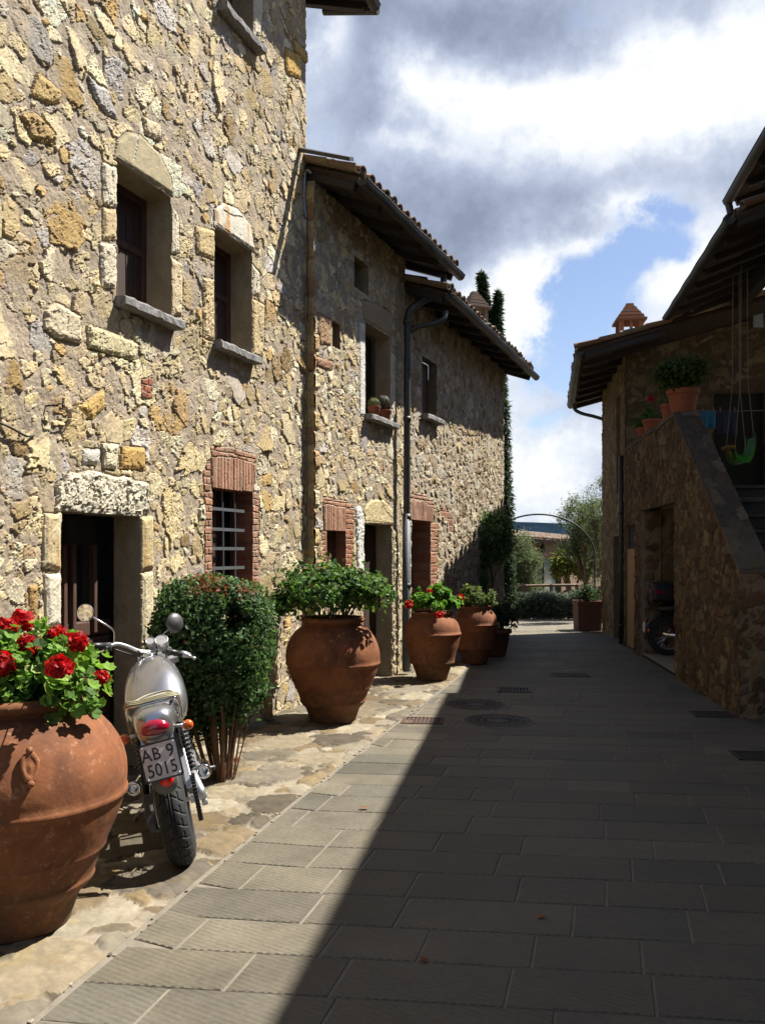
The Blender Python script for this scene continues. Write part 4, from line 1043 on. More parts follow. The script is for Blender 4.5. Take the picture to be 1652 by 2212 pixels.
# ================================================================ GROUND
def curb(Y):
    return np.interp(Y, [-6, 0, 2.86, 4.2, 5.54, 7.8, 10.4, 12.3, 16.2, 22], [-3.35, -1.87, -1.183, -.872, -.534, .075, .797, 1.28, 2.35, 4.0])
def paver_mat():
    t = NT('street_paver'); c = t.attr('Col'); pos = t.coord()
    mp = t.node('ShaderNodeMapping'); t.l.new(pos, mp.inputs[0]); mp.inputs['Rotation'].default_value = (0, 0, R(32))
    wv = t.node('ShaderNodeTexWave'); wv.wave_type = 'BANDS'; wv.bands_direction = 'Y'; wv.inputs['Scale'].default_value = 11.5
    wv.inputs['Distortion'].default_value = 1.1; wv.inputs['Detail'].default_value = 3; wv.inputs['Detail Scale'].default_value = 2.5
    t.l.new(mp.outputs[0], wv.inputs[0])
    n1 = t.noise(45, 6, .75); n2 = t.noise(2.3, 5, .65); n3 = t.noise(9, 5, .7)
    wear = t.ramp(n3, .35, .62)
    k = t.math('MULTIPLY', t.ramp(n1, .3, .7, .80, 1.15), t.ramp(n2, .3, .7, .74, 1.2)); k = t.math('MULTIPLY', k, t.ramp(t.noise(7, 6, .8, dist=1.2), .58, .80, 1.0, .72))
    gr = t.math('MULTIPLY', t.ramp(wv.outputs['Fac'], .30, .0, 0, .22), wear)
    k = t.math('MULTIPLY', k, t.math('SUBTRACT', 1., gr))
    sc = t.node('ShaderNodeVectorMath', operation='SCALE'); t.l.new(c, sc.inputs[0]); t.l.new(k, sc.inputs['Scale'])
    col = t.mix(t.math('MULTIPLY', t.ramp(t.noise(6, 6, .75, dist=1), .63, .74), .45), sc.outputs[0], (.15, .09, .038))
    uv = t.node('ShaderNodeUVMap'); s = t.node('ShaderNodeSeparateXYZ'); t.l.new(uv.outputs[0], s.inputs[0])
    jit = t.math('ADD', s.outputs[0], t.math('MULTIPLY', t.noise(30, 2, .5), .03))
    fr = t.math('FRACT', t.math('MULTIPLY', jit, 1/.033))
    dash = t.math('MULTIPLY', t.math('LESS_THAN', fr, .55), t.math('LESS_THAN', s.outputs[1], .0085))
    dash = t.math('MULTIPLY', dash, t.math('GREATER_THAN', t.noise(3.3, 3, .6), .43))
    col = t.mix(t.math('MULTIPLY', dash, .85), col, (.018, .015, .012))  # paints the shadowed, dirt-filled groove ends as dark dashes along the row joints
    t.set(col, t.ramp(n2, .3, .7, .62, .8), Specular_IOR_Level=.35)
    t.bump(t.math('MULTIPLY', wv.outputs['Fac'], t.math('ADD', t.math('MULTIPLY', wear, .8), .2)), .55, .004); t.bump(n1, .4, .003)
    return t.m
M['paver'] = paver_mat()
M['mortar_sheet'] = simple('pale_joint_mortar', (.25, .215, .165), .95, var=.2, scale=14, bump=.7, bdist=.006)
rs = np.random.RandomState(11)
yk = [-5.5]
while yk[-1] < 20.6: yk.append(yk[-1]+rs.uniform(.262, .335))
def right_x(Y): return 2.50+.11*Y if Y < 17.1 else 12.
V = []; FQ = []; UV = []; CC = []
for k in range(len(yk)-1):
    ya, yb = yk[k]+.004, yk[k+1]-.004
    def sol(c, y0): # crossing of the row line Y = y0-.114x with the joint x = c+.26Y
        x = (c+.26*y0)/(1+.26*.114); return x, y0-.114*x
    ym = yk[k]
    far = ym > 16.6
    xl = -3.4 if far else float(curb(ym+.1))-.3
    cl = xl-.26*ym-rs.uniform(0, .5); cr = (12. if far else right_x(ym))-.26*ym
    c = cl; tone0 = rs.uniform(.92, 1.08)
    while c < cr:
        wd = rs.uniform(.36, .82) if rs.rand() > .15 else rs.uniform(.22, .4)
        c0, c1 = c+.009, c+wd-.009; c += wd
        q = [sol(c0, ya), sol(c1, ya), sol(c1, yb), sol(c0, yb)]
        if not far:  # trim at the edge of the crazy paving
            lim = [float(curb(p[1]))+.045 for p in q]
            if q[1][0] < lim[1]+.03: continue
            q = [(max(p[0], l), p[1]) for p, l in zip(q, lim)]
            if q[0][0] > right_x(ym)+.1: continue
        L = q[1][0]-q[0][0]
        n0 = len(V); z = .004+rs.uniform(-.0012, .0012)
        e = .004
        V += [(p[0], p[1], z) for p in q]+[(p[0]+(-e if i in (0, 3) else e), p[1]+(-e if i < 2 else e), z-.005) for i, p in enumerate(q)]
        tone = rs.choice([(.165, .142, .112), (.150, .134, .110), (.172, .146, .108), (.135, .124, .106), (.180, .155, .12)] if False else [0, 1, 2, 3, 4])
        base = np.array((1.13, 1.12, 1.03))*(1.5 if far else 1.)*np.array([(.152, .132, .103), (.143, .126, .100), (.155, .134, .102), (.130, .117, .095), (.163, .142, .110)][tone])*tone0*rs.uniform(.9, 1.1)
        CC += [base]*8
        FQ.append((n0, n0+1, n0+2, n0+3)); UV += [(0, 0), (L, 0), (L, yb-ya), (0, yb-ya)]
        for a, b in ((0, 1), (1, 2), (2, 3), (3, 0)):
            FQ.append((n0+a, n0+b, n0+4+b, n0+4+a)); UV += [(0, .1)]*4
FQ = np.array([(f[3], f[2], f[1], f[0]) if False else f for f in FQ])
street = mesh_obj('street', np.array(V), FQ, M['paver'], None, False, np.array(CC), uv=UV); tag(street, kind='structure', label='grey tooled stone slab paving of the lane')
jb = MB(); jb.add([(-9, -7, 0), (13, -7, 0), (13, 20.4, 0), (-9, 20.4, 0)], [(0, 1, 2, 3)])
js = jb.build('pavement_joints', M['mortar_sheet']); tag(js, kind='structure', label='pale mortar bed showing between the paving slabs')
# crazy paving along the left houses
FL = [(.235, .19, .125), (.20, .15, .088), (.30, .26, .19), (.19, .14, .08), (.11, .09, .062), (.13, .11, .082), (.23, .17, .09), (.27, .225, .15), (.15, .115, .072), (.20, .17, .125)]
def side_plane(X, T, H): k_ = sstep(0., .035, T+(fbm(X*9, X*0, 66, 3)-.5)*.02); return np.stack([curb(X)-T+.012*(1-k_), X, .0012+(.006+H*.75)*k_], -1)
rubble('sidewalk', None, 1.7, 13.2, 0.0, 1.75, .0125, None, 606, [(.17, .26, 300, .86), (.10, .16, 900, .84), (.05, .09, 2600, .84), (.03, .05, 2500, .84)], (), (), plane=side_plane, palette=FL, mcol=(.29, .245, .18), mat='flag',
       mortar=.004, relief=.03, aspect=(1., 1.5), gap=.055, edge_soft=.045, flat=True)
sw = bpy.data.objects['sidewalk']; tag(sw, kind='structure', label='strip of irregular cream flagstones along the houses')
def side2(X, T, H): return np.stack([curb(X)-T, X, .004+H*.75], -1)
# terrain out to the horizon
gm = MB(); rings = [0, 8, 14, 20, 21.5, 24, 28, 36, 50, 80, 140, 260, 500, 1000, 2200]; nA = 72; v = []
def tz(x, y):
    d = math.hypot(x, y-4)
    return -.06 if y < 20.3 and d < 30 else -.06-1.0*min(1, max(0, (max(y-20.3, 0) if abs(x) < 30 else d-20)/6))-max(0, d-30)*.05*(1 if d < 300 else 300/d)
for r_ in rings:
    for a in range(nA):
        an = 2*math.pi*a/nA; x, y = r_*math.cos(an), 4+r_*math.sin(an); v.append((x, y, tz(x, y)))
f = [(i*nA+a, i*nA+(a+1) % nA, (i+1)*nA+(a+1) % nA, (i+1)*nA+a) for i in range(len(rings)-1) for a in range(nA)]
gm.add(v, f); go = gm.build('ground', simple('dry_ground', (.17, .14, .08), .95, var=.35, scale=2)); tag(go, kind='structure', label='dry garden ground running out to the hills')
# wooded hill, with distance haze painted in as a blue base colour
hm = MB(); v = []; nx = 90
for j, (Yd, hh) in enumerate(((620, 0.), (700, .62), (780, 1.), (900, .8), (1100, 0))):
    for i in range(nx):
        x = -700+1900*i/(nx-1)
        h0 = 20+14*vnoise(np.array([x*.0035]), np.array([.3]), 4)[0]+4*vnoise(np.array([x*.05]), np.array([j*3.]), 5)[0]
        v.append((x, Yd, -20+(h0+18)*hh))
hm.add(v, [(j*nx+i, j*nx+i+1, (j+1)*nx+i+1, (j+1)*nx+i) for j in range(4) for i in range(nx-1)])
hl = hm.build('hill', simple('haze_blue_hill', (.014, .027, .045), 1., var=.3, scale=.06, Specular_IOR_Level=0.), smooth=True); tag(hl, kind='structure', label='wooded ridge on the skyline, tinted dark blue for haze')

# covers and drains let into the street
M['cast_iron'] = simple('cast_iron', (.055, .05, .045), .6, .35, var=.35, scale=40, bump=.9, bdist=.004)
M['rust'] = simple('rusty_iron', (.13, .055, .035), .85, .1, var=.4, scale=50, bump=.8, bdist=.004)
for i, (px, py, lab) in enumerate(((1026, 1523, 'round cast iron manhole cover, the farther of two beside the shadow edge'), (1074, 1558, 'round cast iron manhole cover, the nearer of two in the shaded street'))):
    c = G(px, py); c[2] = .0085; t = thing('manhole_cover', lab, 'manhole cover', c, 'manhole covers in the street')
    m = MB(); m.lathe([(0.001, 0), (.30, 0), (.31, -.004)], c, 36)
    for rr in (.08, .15, .22, .28): m.lathe([(rr-.008, .0), (rr-.006, .003), (rr+.006, .003), (rr+.008, .0)], c, 36)
    for a in range(24):
        an = a*math.pi/12; m.beam(c+(.1*math.cos(an), .1*math.sin(an), .001), c+(.27*math.cos(an), .27*math.sin(an), .001), .012, .005)
    m.build('cover', M['cast_iron'], t)
    m = MB(); m.lathe([(.315, .0005), (.335, .001), (.338, -.005)], c, 36); m.build('ring', M['mortar_sheet'], t)
grs = [((868, 1551), (956, 1566), 'rust', 'small rusty drain grate half in the sun at the shadow edge'), ((1077, 1487), (1142, 1497), 'cast_iron', 'long drain grate in the shade beyond the manhole covers'), ((1188, 1455), (1270, 1463), 'cast_iron', 'farthest drain grate in the middle of the shaded street'),
       ((1508, 1538), (1592, 1552), 'cast_iron', 'drain grate near the foot of the stair wall'), ((1604, 1624), (1690, 1646), 'cast_iron', 'drain grate at the right side of the street nearest the viewer')]
for (a, b, mt, lab) in grs:
    pa, pb = G(a[0], b[1]), G(b[0], a[1]); c = (pa+pb)/2; wx, wy = abs(pb[0]-pa[0])/2*.93, abs(pb[1]-pa[1])/2; wx = min(wx, .24); wy = min(max(wy, .07), .14); c[2] = .0085
    t = thing('drain_grate', lab, 'drain grate', c, 'drain grates in the street'); m = MB()
    e = np.array([1, -.114, 0]); e /= np.linalg.norm(e); fd_ = np.array([.114, 1, 0]); fd_ /= np.linalg.norm(fd_); rot = np.array([e, fd_, (0, 0, 1)]).T
    for s_ in (-1, 1): m.box(c+e*s_*wx, (.02, 2*wy+.02, .008), rot); m.box(c+fd_*s_*wy, (2*wx+.02, .02, .0081), rot)
    nb = int(2*wx/.035)
    for q in range(nb): m.box(c+e*(-wx+2*wx*(q+.5)/nb), (.014, 2*wy, .006), rot)
    m.build('bars', M[mt], t); m = MB(); m.box(c-(0, 0, .0065), (2*wx, 2*wy, .006), rot); m.build('pit', M['dark'], t)

# ================================================================ POTS AND PLANTS
def jar(t, c, Rm, Hh, prof=None, seed=1, soil=True):
    """big thrown oil jar with raised throwing bands"""
    p = prof or [(.001, 0), (.47, 0), (.49, .012), (.50, .03), (.535, .08), (.58, .135), (.645, .16), (.69, .185), (.705, .20), (.70, .215), (.735, .26), (.79, .318), (.815, .325), (.82, .34), (.83, .355), (.885, .415), (.94, .475), (.985, .545), (1.01, .553), (1.013, .568), (1.002, .58), (1.005, .63), (.995, .68), (.965, .735), (.92, .785), (.86, .83), (.78, .872), (.70, .90), (.63, .92), (.60, .93), (.605, .94), (.645, .948), (.68, .96), (.695, .974), (.685, .988), (.65, 1.0), (.61, 1.0), (.585, .985), (.57, .95), (.57, .90)]
    pr = []
    for (a, b), (a2, b2) in zip(p[:-1], p[1:]):
        pr.append((a, b)); pr.append(((a+a2)/2, (b+b2)/2))
    pr.append(p[-1])
    rs = np.random.RandomState(seed); ph = rs.uniform(0, 6, 4)
    wob = lambda a, z: .006*math.sin(a*2+ph[0])+.004*math.sin(a*3+ph[1]+z*9)+.003*math.sin(a*7+ph[2]+z*21)
    m = MB(); m.lathe([(r*Rm, z*Hh) for r, z in pr], c, 72, wob=wob)
    o = m.build('jar', M['pot'], t, smooth=True)
    if soil: m = MB(); m.lathe([(.001, .93*Hh), (.3*Rm, .935*Hh), (.575*Rm, .92*Hh)], c, 20); m.build('soil', M['soil'], t)
    return o
def flower_head(t, c, r, seed, base=None):
    rs = np.random.RandomState(seed); n = 110
    d = rs.normal(size=(n, 3)); d /= np.linalg.norm(d, axis=1, keepdims=True); d[:, 2] = d[:, 2]*.8+.1
    o = leaves('flower_head', np.array(c)+d*r*rs.uniform(.45, .85, (n, 1)), d, r*.62, [(.62, .006, .010, 3), (.42, .004, .012, 2), (.74, .03, .02, 1)], M['petal'], t, seed, 'petal', .8)
    if base is not None:
        m = MB(); mid = (np.array(c)+np.array(base))/2+np.array([rs.uniform(-.02, .02), 0, .02])
        m.tube(smoothpts([base, mid, c], 4), .0028, 6); m.build('stem', M['stem_g'], t)
    return o
GER = [(.17, .33, .05, 4), (.25, .44, .07, 3), (.10, .20, .04, 3), (.36, .50, .12, 1.4), (.06, .13, .03, 1)]
# the big jar with geraniums
c1 = np.array([-1.526, 3.62, .012])
t1 = thing('potted_geranium', 'largest terracotta oil jar of red geraniums at the lower left, standing before the motorcycle', 'potted plant', c1)
jar(t1, c1, .445, .96, seed=2)
rs = np.random.RandomState(5)
pt, od = clumps(rs, 1250, c1+(0, 0, .97), (.37, .36, .27), 150, .04, .30, -.12)
pt[:, 2] = np.maximum(pt[:, 2], c1[2]+.86+.1*rs.rand(len(pt)))
od[:, 2] += .7
leaves('foliage', pt, od, .062, GER, M['leaf'], t1, 6, 'round', .9)
pt2, od2 = clumps(rs, 700, c1+(0, 0, .99), (.33, .33, .22), 70, .03, .35, .0); od2[:, 2] += 1
leaves('foliage', pt2, od2, .038, GER+[(.30, .36, .14, 1)], M['leaf'], t1, 16, 'round', .9)
for i, (px, py, Y, r) in enumerate(((12, 1357, 3.6, .050), (48, 1343, 3.75, .056), (62, 1395, 3.5, .052), (123, 1374, 3.6, .048), (166, 1387, 3.5, .050), (4, 1437, 3.35, .055), (130, 1441, 3.3, .054), (220, 1464, 3.62, .034), (-40, 1400, 3.5, .05), (108, 1381, 3.75, .036))):
    p = P(px, py, Y); flower_head(t1, p, r, 40+i, c1+(0, 0, .98)+(p-c1-(0, 0, .98))*np.array([.45, .45, .1]))
st_ = MB()
for i in range(30):
    a = rs.uniform(0, 6.28); q = rs.uniform(.05, .25); st_.tube(smoothpts([c1+(q*.4*math.cos(a), q*.4*math.sin(a), .9), c1+(q*math.cos(a), q*math.sin(a), 1.03), c1+(1.25*q*math.cos(a), 1.25*q*math.sin(a), 1.12)], 3), .004, 5)
st_.build('stems', M['stem_g'], t1)
# applied clay crest on its shoulder
sl_ = MB(); Ys = 3.62-.40
ang = math.atan2(-.87, .49); rr = .434*.985
ccx = c1+(rr*math.cos(ang)*.985, rr*math.sin(ang)*.985, .735); nr = np.array([math.cos(ang), math.sin(ang), .35]); nr /= np.linalg.norm(nr); tn = np.array([-math.sin(ang), math.cos(ang), 0]); upn = np.cross(nr, tn)
if upn[2] < 0: upn = -upn
loops = []
for (h_, wq, dz) in ((-.008, .034, 1.), (.010, .034, 1.), (.017, .028, .9), (.012, .020, .8), (.010, .012, .6), (.016, .004, .3)):
    loops.append([ccx+nr*h_+tn*(wq*math.cos(q)*(1+.1*math.sin(3*q)))+upn*(.062*dz*(wq/.034)**.5*math.sin(q)*(1+.08*math.cos(5*q))) for q in np.linspace(0, 2*math.pi, 20)[:-1]])
sl_.loft(loops)
for s_ in (-1, 1): sl_.ball(ccx+nr*.012+upn*.062*s_, .014, 6)
sl_.build('clay_crest', M['pot'], t1, smooth=True)

# second jar with the spreading shrub
c2 = G(720, 1563); c2 = np.array([(719-CX)/F*7.98, 7.98, .012])
t2 = thing('potted_shrub', 'round terracotta jar with a wide green leafy shrub beside the narrow doorway', 'potted plant', c2)
jar(t2, c2, .43, .955, seed=3)
rs = np.random.RandomState(8)
SH = [(.08, .17, .04, 4), (.14, .27, .06, 3), (.035, .085, .025, 3), (.15, .25, .06, 1.5), (.24, .20, .08, .4)]
pt, od = clumps(rs, 5200, c2+(.03, 0, 1.17), (.54, .48, .235), 150, .055, .45, -.35); od[:, 2] += .5
leaves('foliage', pt, od, .052, SH, M['leaf'], t2, 9, 'oval', 1.2)
pt, od = clumps(rs, 900, c2+(-.50, -.05, 1.06), (.14, .15, .08), 16, .035, .4, -1.); leaves('foliage', pt, od, .05, SH, M['leaf'], t2, 10, 'oval', 1.)
bk_ = MB()
for i in range(26):
    a = rs.uniform(0, 6.28); q = rs.uniform(.1, .42); bk_.tube(smoothpts([c2+(.12*math.cos(a), .12*math.sin(a), .89), c2+(.4*q*math.cos(a)+.05*math.cos(a), .5*q*math.sin(a), 1.02), c2+(q*math.cos(a), q*math.sin(a), 1.2)], 4), [.007, .007, .006, .006, .005, .005, .004, .004, .003], 6)
bk_.build('branches', M['bark'], t2)

# third jar (cut down, wide at the shoulder) with geraniums
prof3 = [(.001, 0), (.50, 0), (.53, .02), (.60, .12), (.69, .22), (.70, .235), (.78, .25), (.80, .27), (.79, .285), (.84, .38), (.92, .50), (.98, .62), (1.0, .66), (1.03, .672), (1.03, .69), (1., .70), (.97, .77), (.90, .84), (.79, .90), (.69, .935), (.66, .95), (.70, .965), (.72, .98), (.71, 1.), (.66, 1.), (.62, .98), (.60, .92)]
c3 = np.array([(933-CX)/F*10.55, 10.55, .012])
t3 = thing('potted_geranium', 'broad shouldered terracotta jar with bright green geraniums and three red blooms by the downpipe', 'potted plant', c3)
jar(t3, c3, .345, .83, prof3, 4)
rs = np.random.RandomState(18)
pt, od = clumps(rs, 900, c3+(.02, 0, .93), (.33, .28, .19), 70, .035, .3, -.2); pt[:, 2] = np.maximum(pt[:, 2], c3[2]+.80); od[:, 2] += .6
leaves('foliage', pt, od, .065, [(.14, .30, .04, 4), (.20, .38, .06, 3), (.07, .16, .03, 2)], M['leaf'], t3, 19, 'round', .9)
pt, od = clumps(rs, 260, c3+(.10, 0, 1.06), (.15, .13, .12), 16, .03, .3, -.2); od[:, 2] += .6
leaves('foliage', pt, od, .06, [(.14, .30, .04, 4), (.20, .38, .06, 3)], M['leaf'], t3, 20, 'round', .9)
for i, (px, py, Y, r) in enumerate(((883, 1306, 10.3, .060), (928, 1278, 10.45, .042), (949, 1328, 10.15, .055))):
    p = P(px, py, Y); flower_head(t3, p, r, 70+i, c3+(0, 0, .9)+(p-c3-(0, 0, .9))*.4)
# fourth jar with the yellow green cushion
c4 = np.array([(1026-CX)/F*12.15, 12.15, .012])
t4 = thing('potted_geranium', 'terracotta jar in the shade behind, with a yellow green cushion plant and one red bloom', 'potted plant', c4)
jar(t4, c4, .31, .80, prof3, 5)
rs = np.random.RandomState(28)
pt, od = clumps(rs, 1500, c4+(.02, 0, .88), (.30, .26, .19), 90, .03, .4, -.3); od[:, 2] += .4
leaves('foliage', pt, od, .04, [(.16, .22, .06, 4), (.20, .26, .09, 3), (.10, .15, .05, 2)], M['leaf'], t4, 29, 'round', .9)
p = P(994, 1291, 11.9); flower_head(t4, p, .055, 77, c4+(0, 0, .85))
# fifth, small dark plant at the corner
c5 = np.array([(1066-CX)/F*13.1, 13.1, .0])
t5 = thing('potted_shrub', 'small pot with a dark bushy plant at the far shaded corner', 'potted plant', c5)
m = MB(); m.lathe([(.001, 0), (.17, 0), (.19, .05), (.24, .34), (.27, .35), (.27, .40), (.24, .40), (.22, .3)], c5, 28); m.build('pot', M['claybox'], t5, smooth=True)
rs = np.random.RandomState(38)
pt, od = clumps(rs, 1500, c5+(.03, -.05, .55), (.30, .26, .24), 60, .04, .4, -.6); leaves('foliage', pt, od, .045, [(.03, .06, .03, 3), (.05, .09, .05, 2)], M['leaf'], t5, 39, 'oval', 1.)
# slim turned post behind it
c6 = np.array([(1069-CX)/F*15.2, 15.2, 0]); t6 = thing('garden_post', 'slim pale wooden post with a round knob beside the vine', 'post', c6)
m = MB(); m.lathe([(.001, 0), (.045, 0), (.04, .55), (.034, .66), (.05, .67), (.055, .70), (.05, .735), (.02, .75), (.001, .755)], c6, 16); m.build('post_shaft', simple('pale_wood', (.45, .28, .18), .7), t6, smooth=True)

# bush by the motorcycle
cb_ = np.array([-1.10, 5.88, .0])
tb = thing('bush', 'clipped evergreen bush with brown bare stems growing from the pavement behind the motorcycle', 'bush', cb_)
rs = np.random.RandomState(48); cc = np.array([-1.165, 6.02, .965])
n = 34000; d = rs.normal(size=(n, 3)); d /= np.linalg.norm(d, axis=1, keepdims=True)
rad = np.array([.405, .40, .425]); dd = np.sign(d)*np.abs(d)**.82; dd /= np.abs(dd).max(axis=1, keepdims=True)**.25
lump = .92+.16*fbm(dd[:, 0]*2.3+dd[:, 1]*1.7+9, dd[:, 2]*2.3+dd[:, 1]+5, 3, 3)
pt = cc+dd*rad*(lump*rs.uniform(.30, 1.03, n)**.5)[:, None]+rs.normal(size=(n, 3))*.012
keepm = (pt[:, 2] > .42-.20*(pt[:, 0] < cc[0]-.12)+.38*rs.rand(n)) | ((pt[:, 0] > cc[0]+.12) & (pt[:, 2] > .48+.1*rs.rand(n)))
hole = fbm(pt[:, 0]*7+pt[:, 1]*4, pt[:, 2]*8, 12, 2) > .26
pt, dd = pt[keepm & hole], dd[keepm & hole]
top = (pt[:, 2] > 1.24+.06*rs.rand(len(pt))) & (pt[:, 0] > cc[0]-.18+.1*rs.rand(len(pt))) & (fbm(pt[:, 0]*9, pt[:, 1]*9, 55, 2) > .44)
BU = [(.075, .145, .05, 4), (.11, .20, .07, 3), (.045, .09, .035, 3), (.15, .24, .10, 1.3)]
leaves('foliage', pt[~top], dd[~top], .034, BU+[(.16, .09, .035, .12)], M['leaf'], tb, 50, 'oval', 1.1)
leaves('foliage', pt[top], dd[top], .032, BU+[(.30, .085, .035, 9), (.18, .15, .05, 5)], M['leaf'], tb, 51, 'oval', 1.)
pe, de = clumps(rs, 2400, (-.98, 5.95, .56), (.16, .2, .22), 34, .04, .4, -1.); pe2, de2 = clumps(rs, 2600, (-1.33, 6.05, .50), (.20, .2, .34), 34, .05, .4, -1.); pe3, de3 = clumps(rs, 1700, (-1.15, 5.86, .52), (.24, .14, .17), 30, .04, .4, -1.); pe = np.concatenate([pe, pe2, pe3]); de = np.concatenate([de, de2, de3])
leaves('foliage', pe, de, .036, BU, M['leaf'], tb, 52, 'oval', 1.1)
sm = MB(); bcol = M['bark']
for i in range(64):
    a = rs.uniform(0, 6.28); q0 = rs.uniform(0, 1)**.5; b0 = cb_+(.085*q0*math.cos(a)+.01, .08*q0*math.sin(a), 0)
    tp = cc+(.33*q0*math.cos(a)+rs.normal(0, .03), .3*q0*math.sin(a), rs.uniform(-.25, .0))
    md = (b0+tp)/2+(rs.normal(0, .015), rs.normal(0, .015), 0)
    sm.tube(smoothpts([b0, md, tp], 4), [rs.uniform(.004, .0085)]*5+[.005]*4, 6)
sm.build('stems', simple('brown_stems', (.19, .09, .04), .75, var=.3), tb)
lt_ = np.array([G(482+rs.normal(0, 14), 1668+rs.normal(0, 10)) for _ in range(60)]); lt_[:, 2] += .02+.03*rs.rand(60)
fl_ = leaves('fallen_leaves', lt_, np.tile((0, 0, 1.), (60, 1)), .04, [(.35, .10, .04, 2), (.28, .16, .07, 1)], M['leaf'], None, 53, 'oval', .8); tag(fl_, 'little heap of reddish fallen leaves at the foot of the bush', 'leaves', kind='stuff')
for i, (px, py) in enumerate(((797, 1751), (1180, 1985), (760, 1598), (905, 2075), (1440, 2236), (575, 1760))):
    q = np.array([G(px, py)]); q[0, 2] = .014
    lo = leaves('dry_leaf', q, np.array([(0, .2, 1.)]), .055 if i else .075, [(.40, .16, .07, 1)], M['leaf'], None, 80+i, 'oval', .3)
    tag(lo, ['curled orange dry leaf lying at the edge of the shade on the paving', 'small dry leaf in the shaded middle of the street', 'small brown leaf on the cream flagstones beyond the second jar', 'tiny dry leaf on the nearest shaded slabs', 'dry leaf at the bottom right of the paving', 'small leaf on the flagstones by the kerb line near the motorcycle'][i], 'leaf', 'dry leaves on the paving')
# weathered pale stones along the edge of the flagstones
pb_ = MB(); rs = np.random.RandomState(61)
for i in range(170):
    Y = rs.uniform(2.6, 9.5); r_ = rs.uniform(.002, .0125)*rs.rand()**.6; pb_.ball((float(curb(Y))+rs.normal(0.012, .020), Y, .004), (r_*rs.uniform(.8, 1.8), r_*rs.uniform(.8, 1.8), r_*.55), 3, np.array((.34, .29, .22))*rs.uniform(.35, 1.3))
po = pb_.build('gravel', M['flag'], None, col=True); tag(po, 'loose grit along the edge of the flagstones', 'gravel', kind='stuff')

# cacti on the window sill
def cactus(px, py, Y, r, h, lab, spine, body):
    c = P(px, py, Y); t = thing('potted_cactus', lab, 'potted cactus', c)
    m = MB(); m.lathe([(.001, 0), (r*.7, 0), (r*1.05, .05), (r*1.25, .10), (r*1.27, .105), (r*1.15, .105), (r*1.1, .08)], c, 24); m.build('bowl', M['clay'], t, smooth=True)
    m = MB(); k = 18; prof = [(max(.001, r*math.sin(math.pi*(i+.7)/13)), h*(1-math.cos(math.pi*(i+.7)/13))/2) for i in range(13)]
    m.lathe(prof, c+(0, 0, .075), 72, wob=lambda a, z: .10*math.cos(k*a)); m.build('body', simple('cactus_skin', body, .6), t, smooth=True)
    m = MB(); rs = np.random.RandomState(int(px)); S_ = []
    for q in range(k):
        for i in range(1, 12):
            a = 2*math.pi*q/k; rr, zz = prof[i]; b0 = c+(rr*1.08*math.cos(a), rr*1.08*math.sin(a), .075+zz)
            for _ in range(4):
                dv = np.array([math.cos(a)+rs.normal(0, .5), math.sin(a)+rs.normal(0, .5), (zz/h-.4)+rs.normal(0, .5)]); dv /= np.linalg.norm(dv)
                pr = np.cross(dv, (0, 0, 1.)); pr = pr/(np.linalg.norm(pr)+1e-6)*.0022
                S_.append((b0-pr, b0+pr, b0+dv*r*.30))
    m.add(np.array(S_).reshape(-1, 3), [(3*i, 3*i+1, 3*i+2) for i in range(len(S_))]); m.build('spines', simple('spines', spine, .7), t)
so_ = W2.sz(815, 900)
zc = op2[2]['r'][2]+.012
def onsill(px, out):
    s_, _ = W2.sz(px); p = W2.pt(s_, zc, out); return p
for (px, out, r, h, lab, spn, bd) in ((800, .045, .062, .13, 'small round yellow green cactus in a terracotta bowl on the window sill', (.50, .42, .20), (.16, .22, .06)), (822, .03, .085, .22, 'taller barrel cactus with red spines in a terracotta bowl on the window sill', (.35, .04, .05), (.05, .09, .03))):
    q = onsill(px, out); pxx = CX+q[0]/q[1]*F; pyy = HY-(q[2]-EYE)/q[1]*F; cactus(pxx, pyy, q[1], r, h, lab, spn, bd)
# ================================================================ MOTORCYCLE
M['silver'] = NT('silver_paint').set((.40, .40, .42), .27, .85, Coat_Weight=.6, Coat_Roughness=.08).m
M['alu'] = simple('cast_aluminium', (.55, .55, .57), .38, .8, var=.08)
M['chrome'] = NT('chrome').set((.75, .75, .76), .12, 1.0).m
M['rubber'] = simple('tyre_rubber', (.022, .022, .023), .75, var=.2, scale=60, bump=.3)
M['black'] = simple('black_plastic', (.018, .018, .019), .45, var=.1)
M['greyseat'] = simple('grey_vinyl', (.13, .13, .14), .5, bump=.3)
M['redlens'] = NT('red_lens').set((.26, .004, .022), .12, 0, Coat_Weight=1.).m
M['redref'] = NT('red_reflector').set((.70, .015, .012), .25).m
M['amber'] = NT('amber_lens')  .set((.50, .095, .01), .18, 0, Coat_Weight=.8).m
M['plate'] = simple('plate_white', (.98, .97, .92), .4, var=.12, scale=12)
M['cord'] = simple('elastic_cord', (.42, .38, .24), .6, var=.3, scale=120)
M['engine'] = simple('engine_metal', (.09, .09, .095), .5, .6, var=.2)
def mat4(loc, rz, ry):
    return np.array(Matrix.Translation(loc)@Matrix.Rotation(rz, 4, 'Z')@Matrix.Rotation(ry, 4, 'Y'))
def mbox(m, c, s, **k): return m.box(c, s, **k)
AX = np.array([[0, 0, 1], [1, 0, 0], [0, 1, 0]], float)  # spin about local x
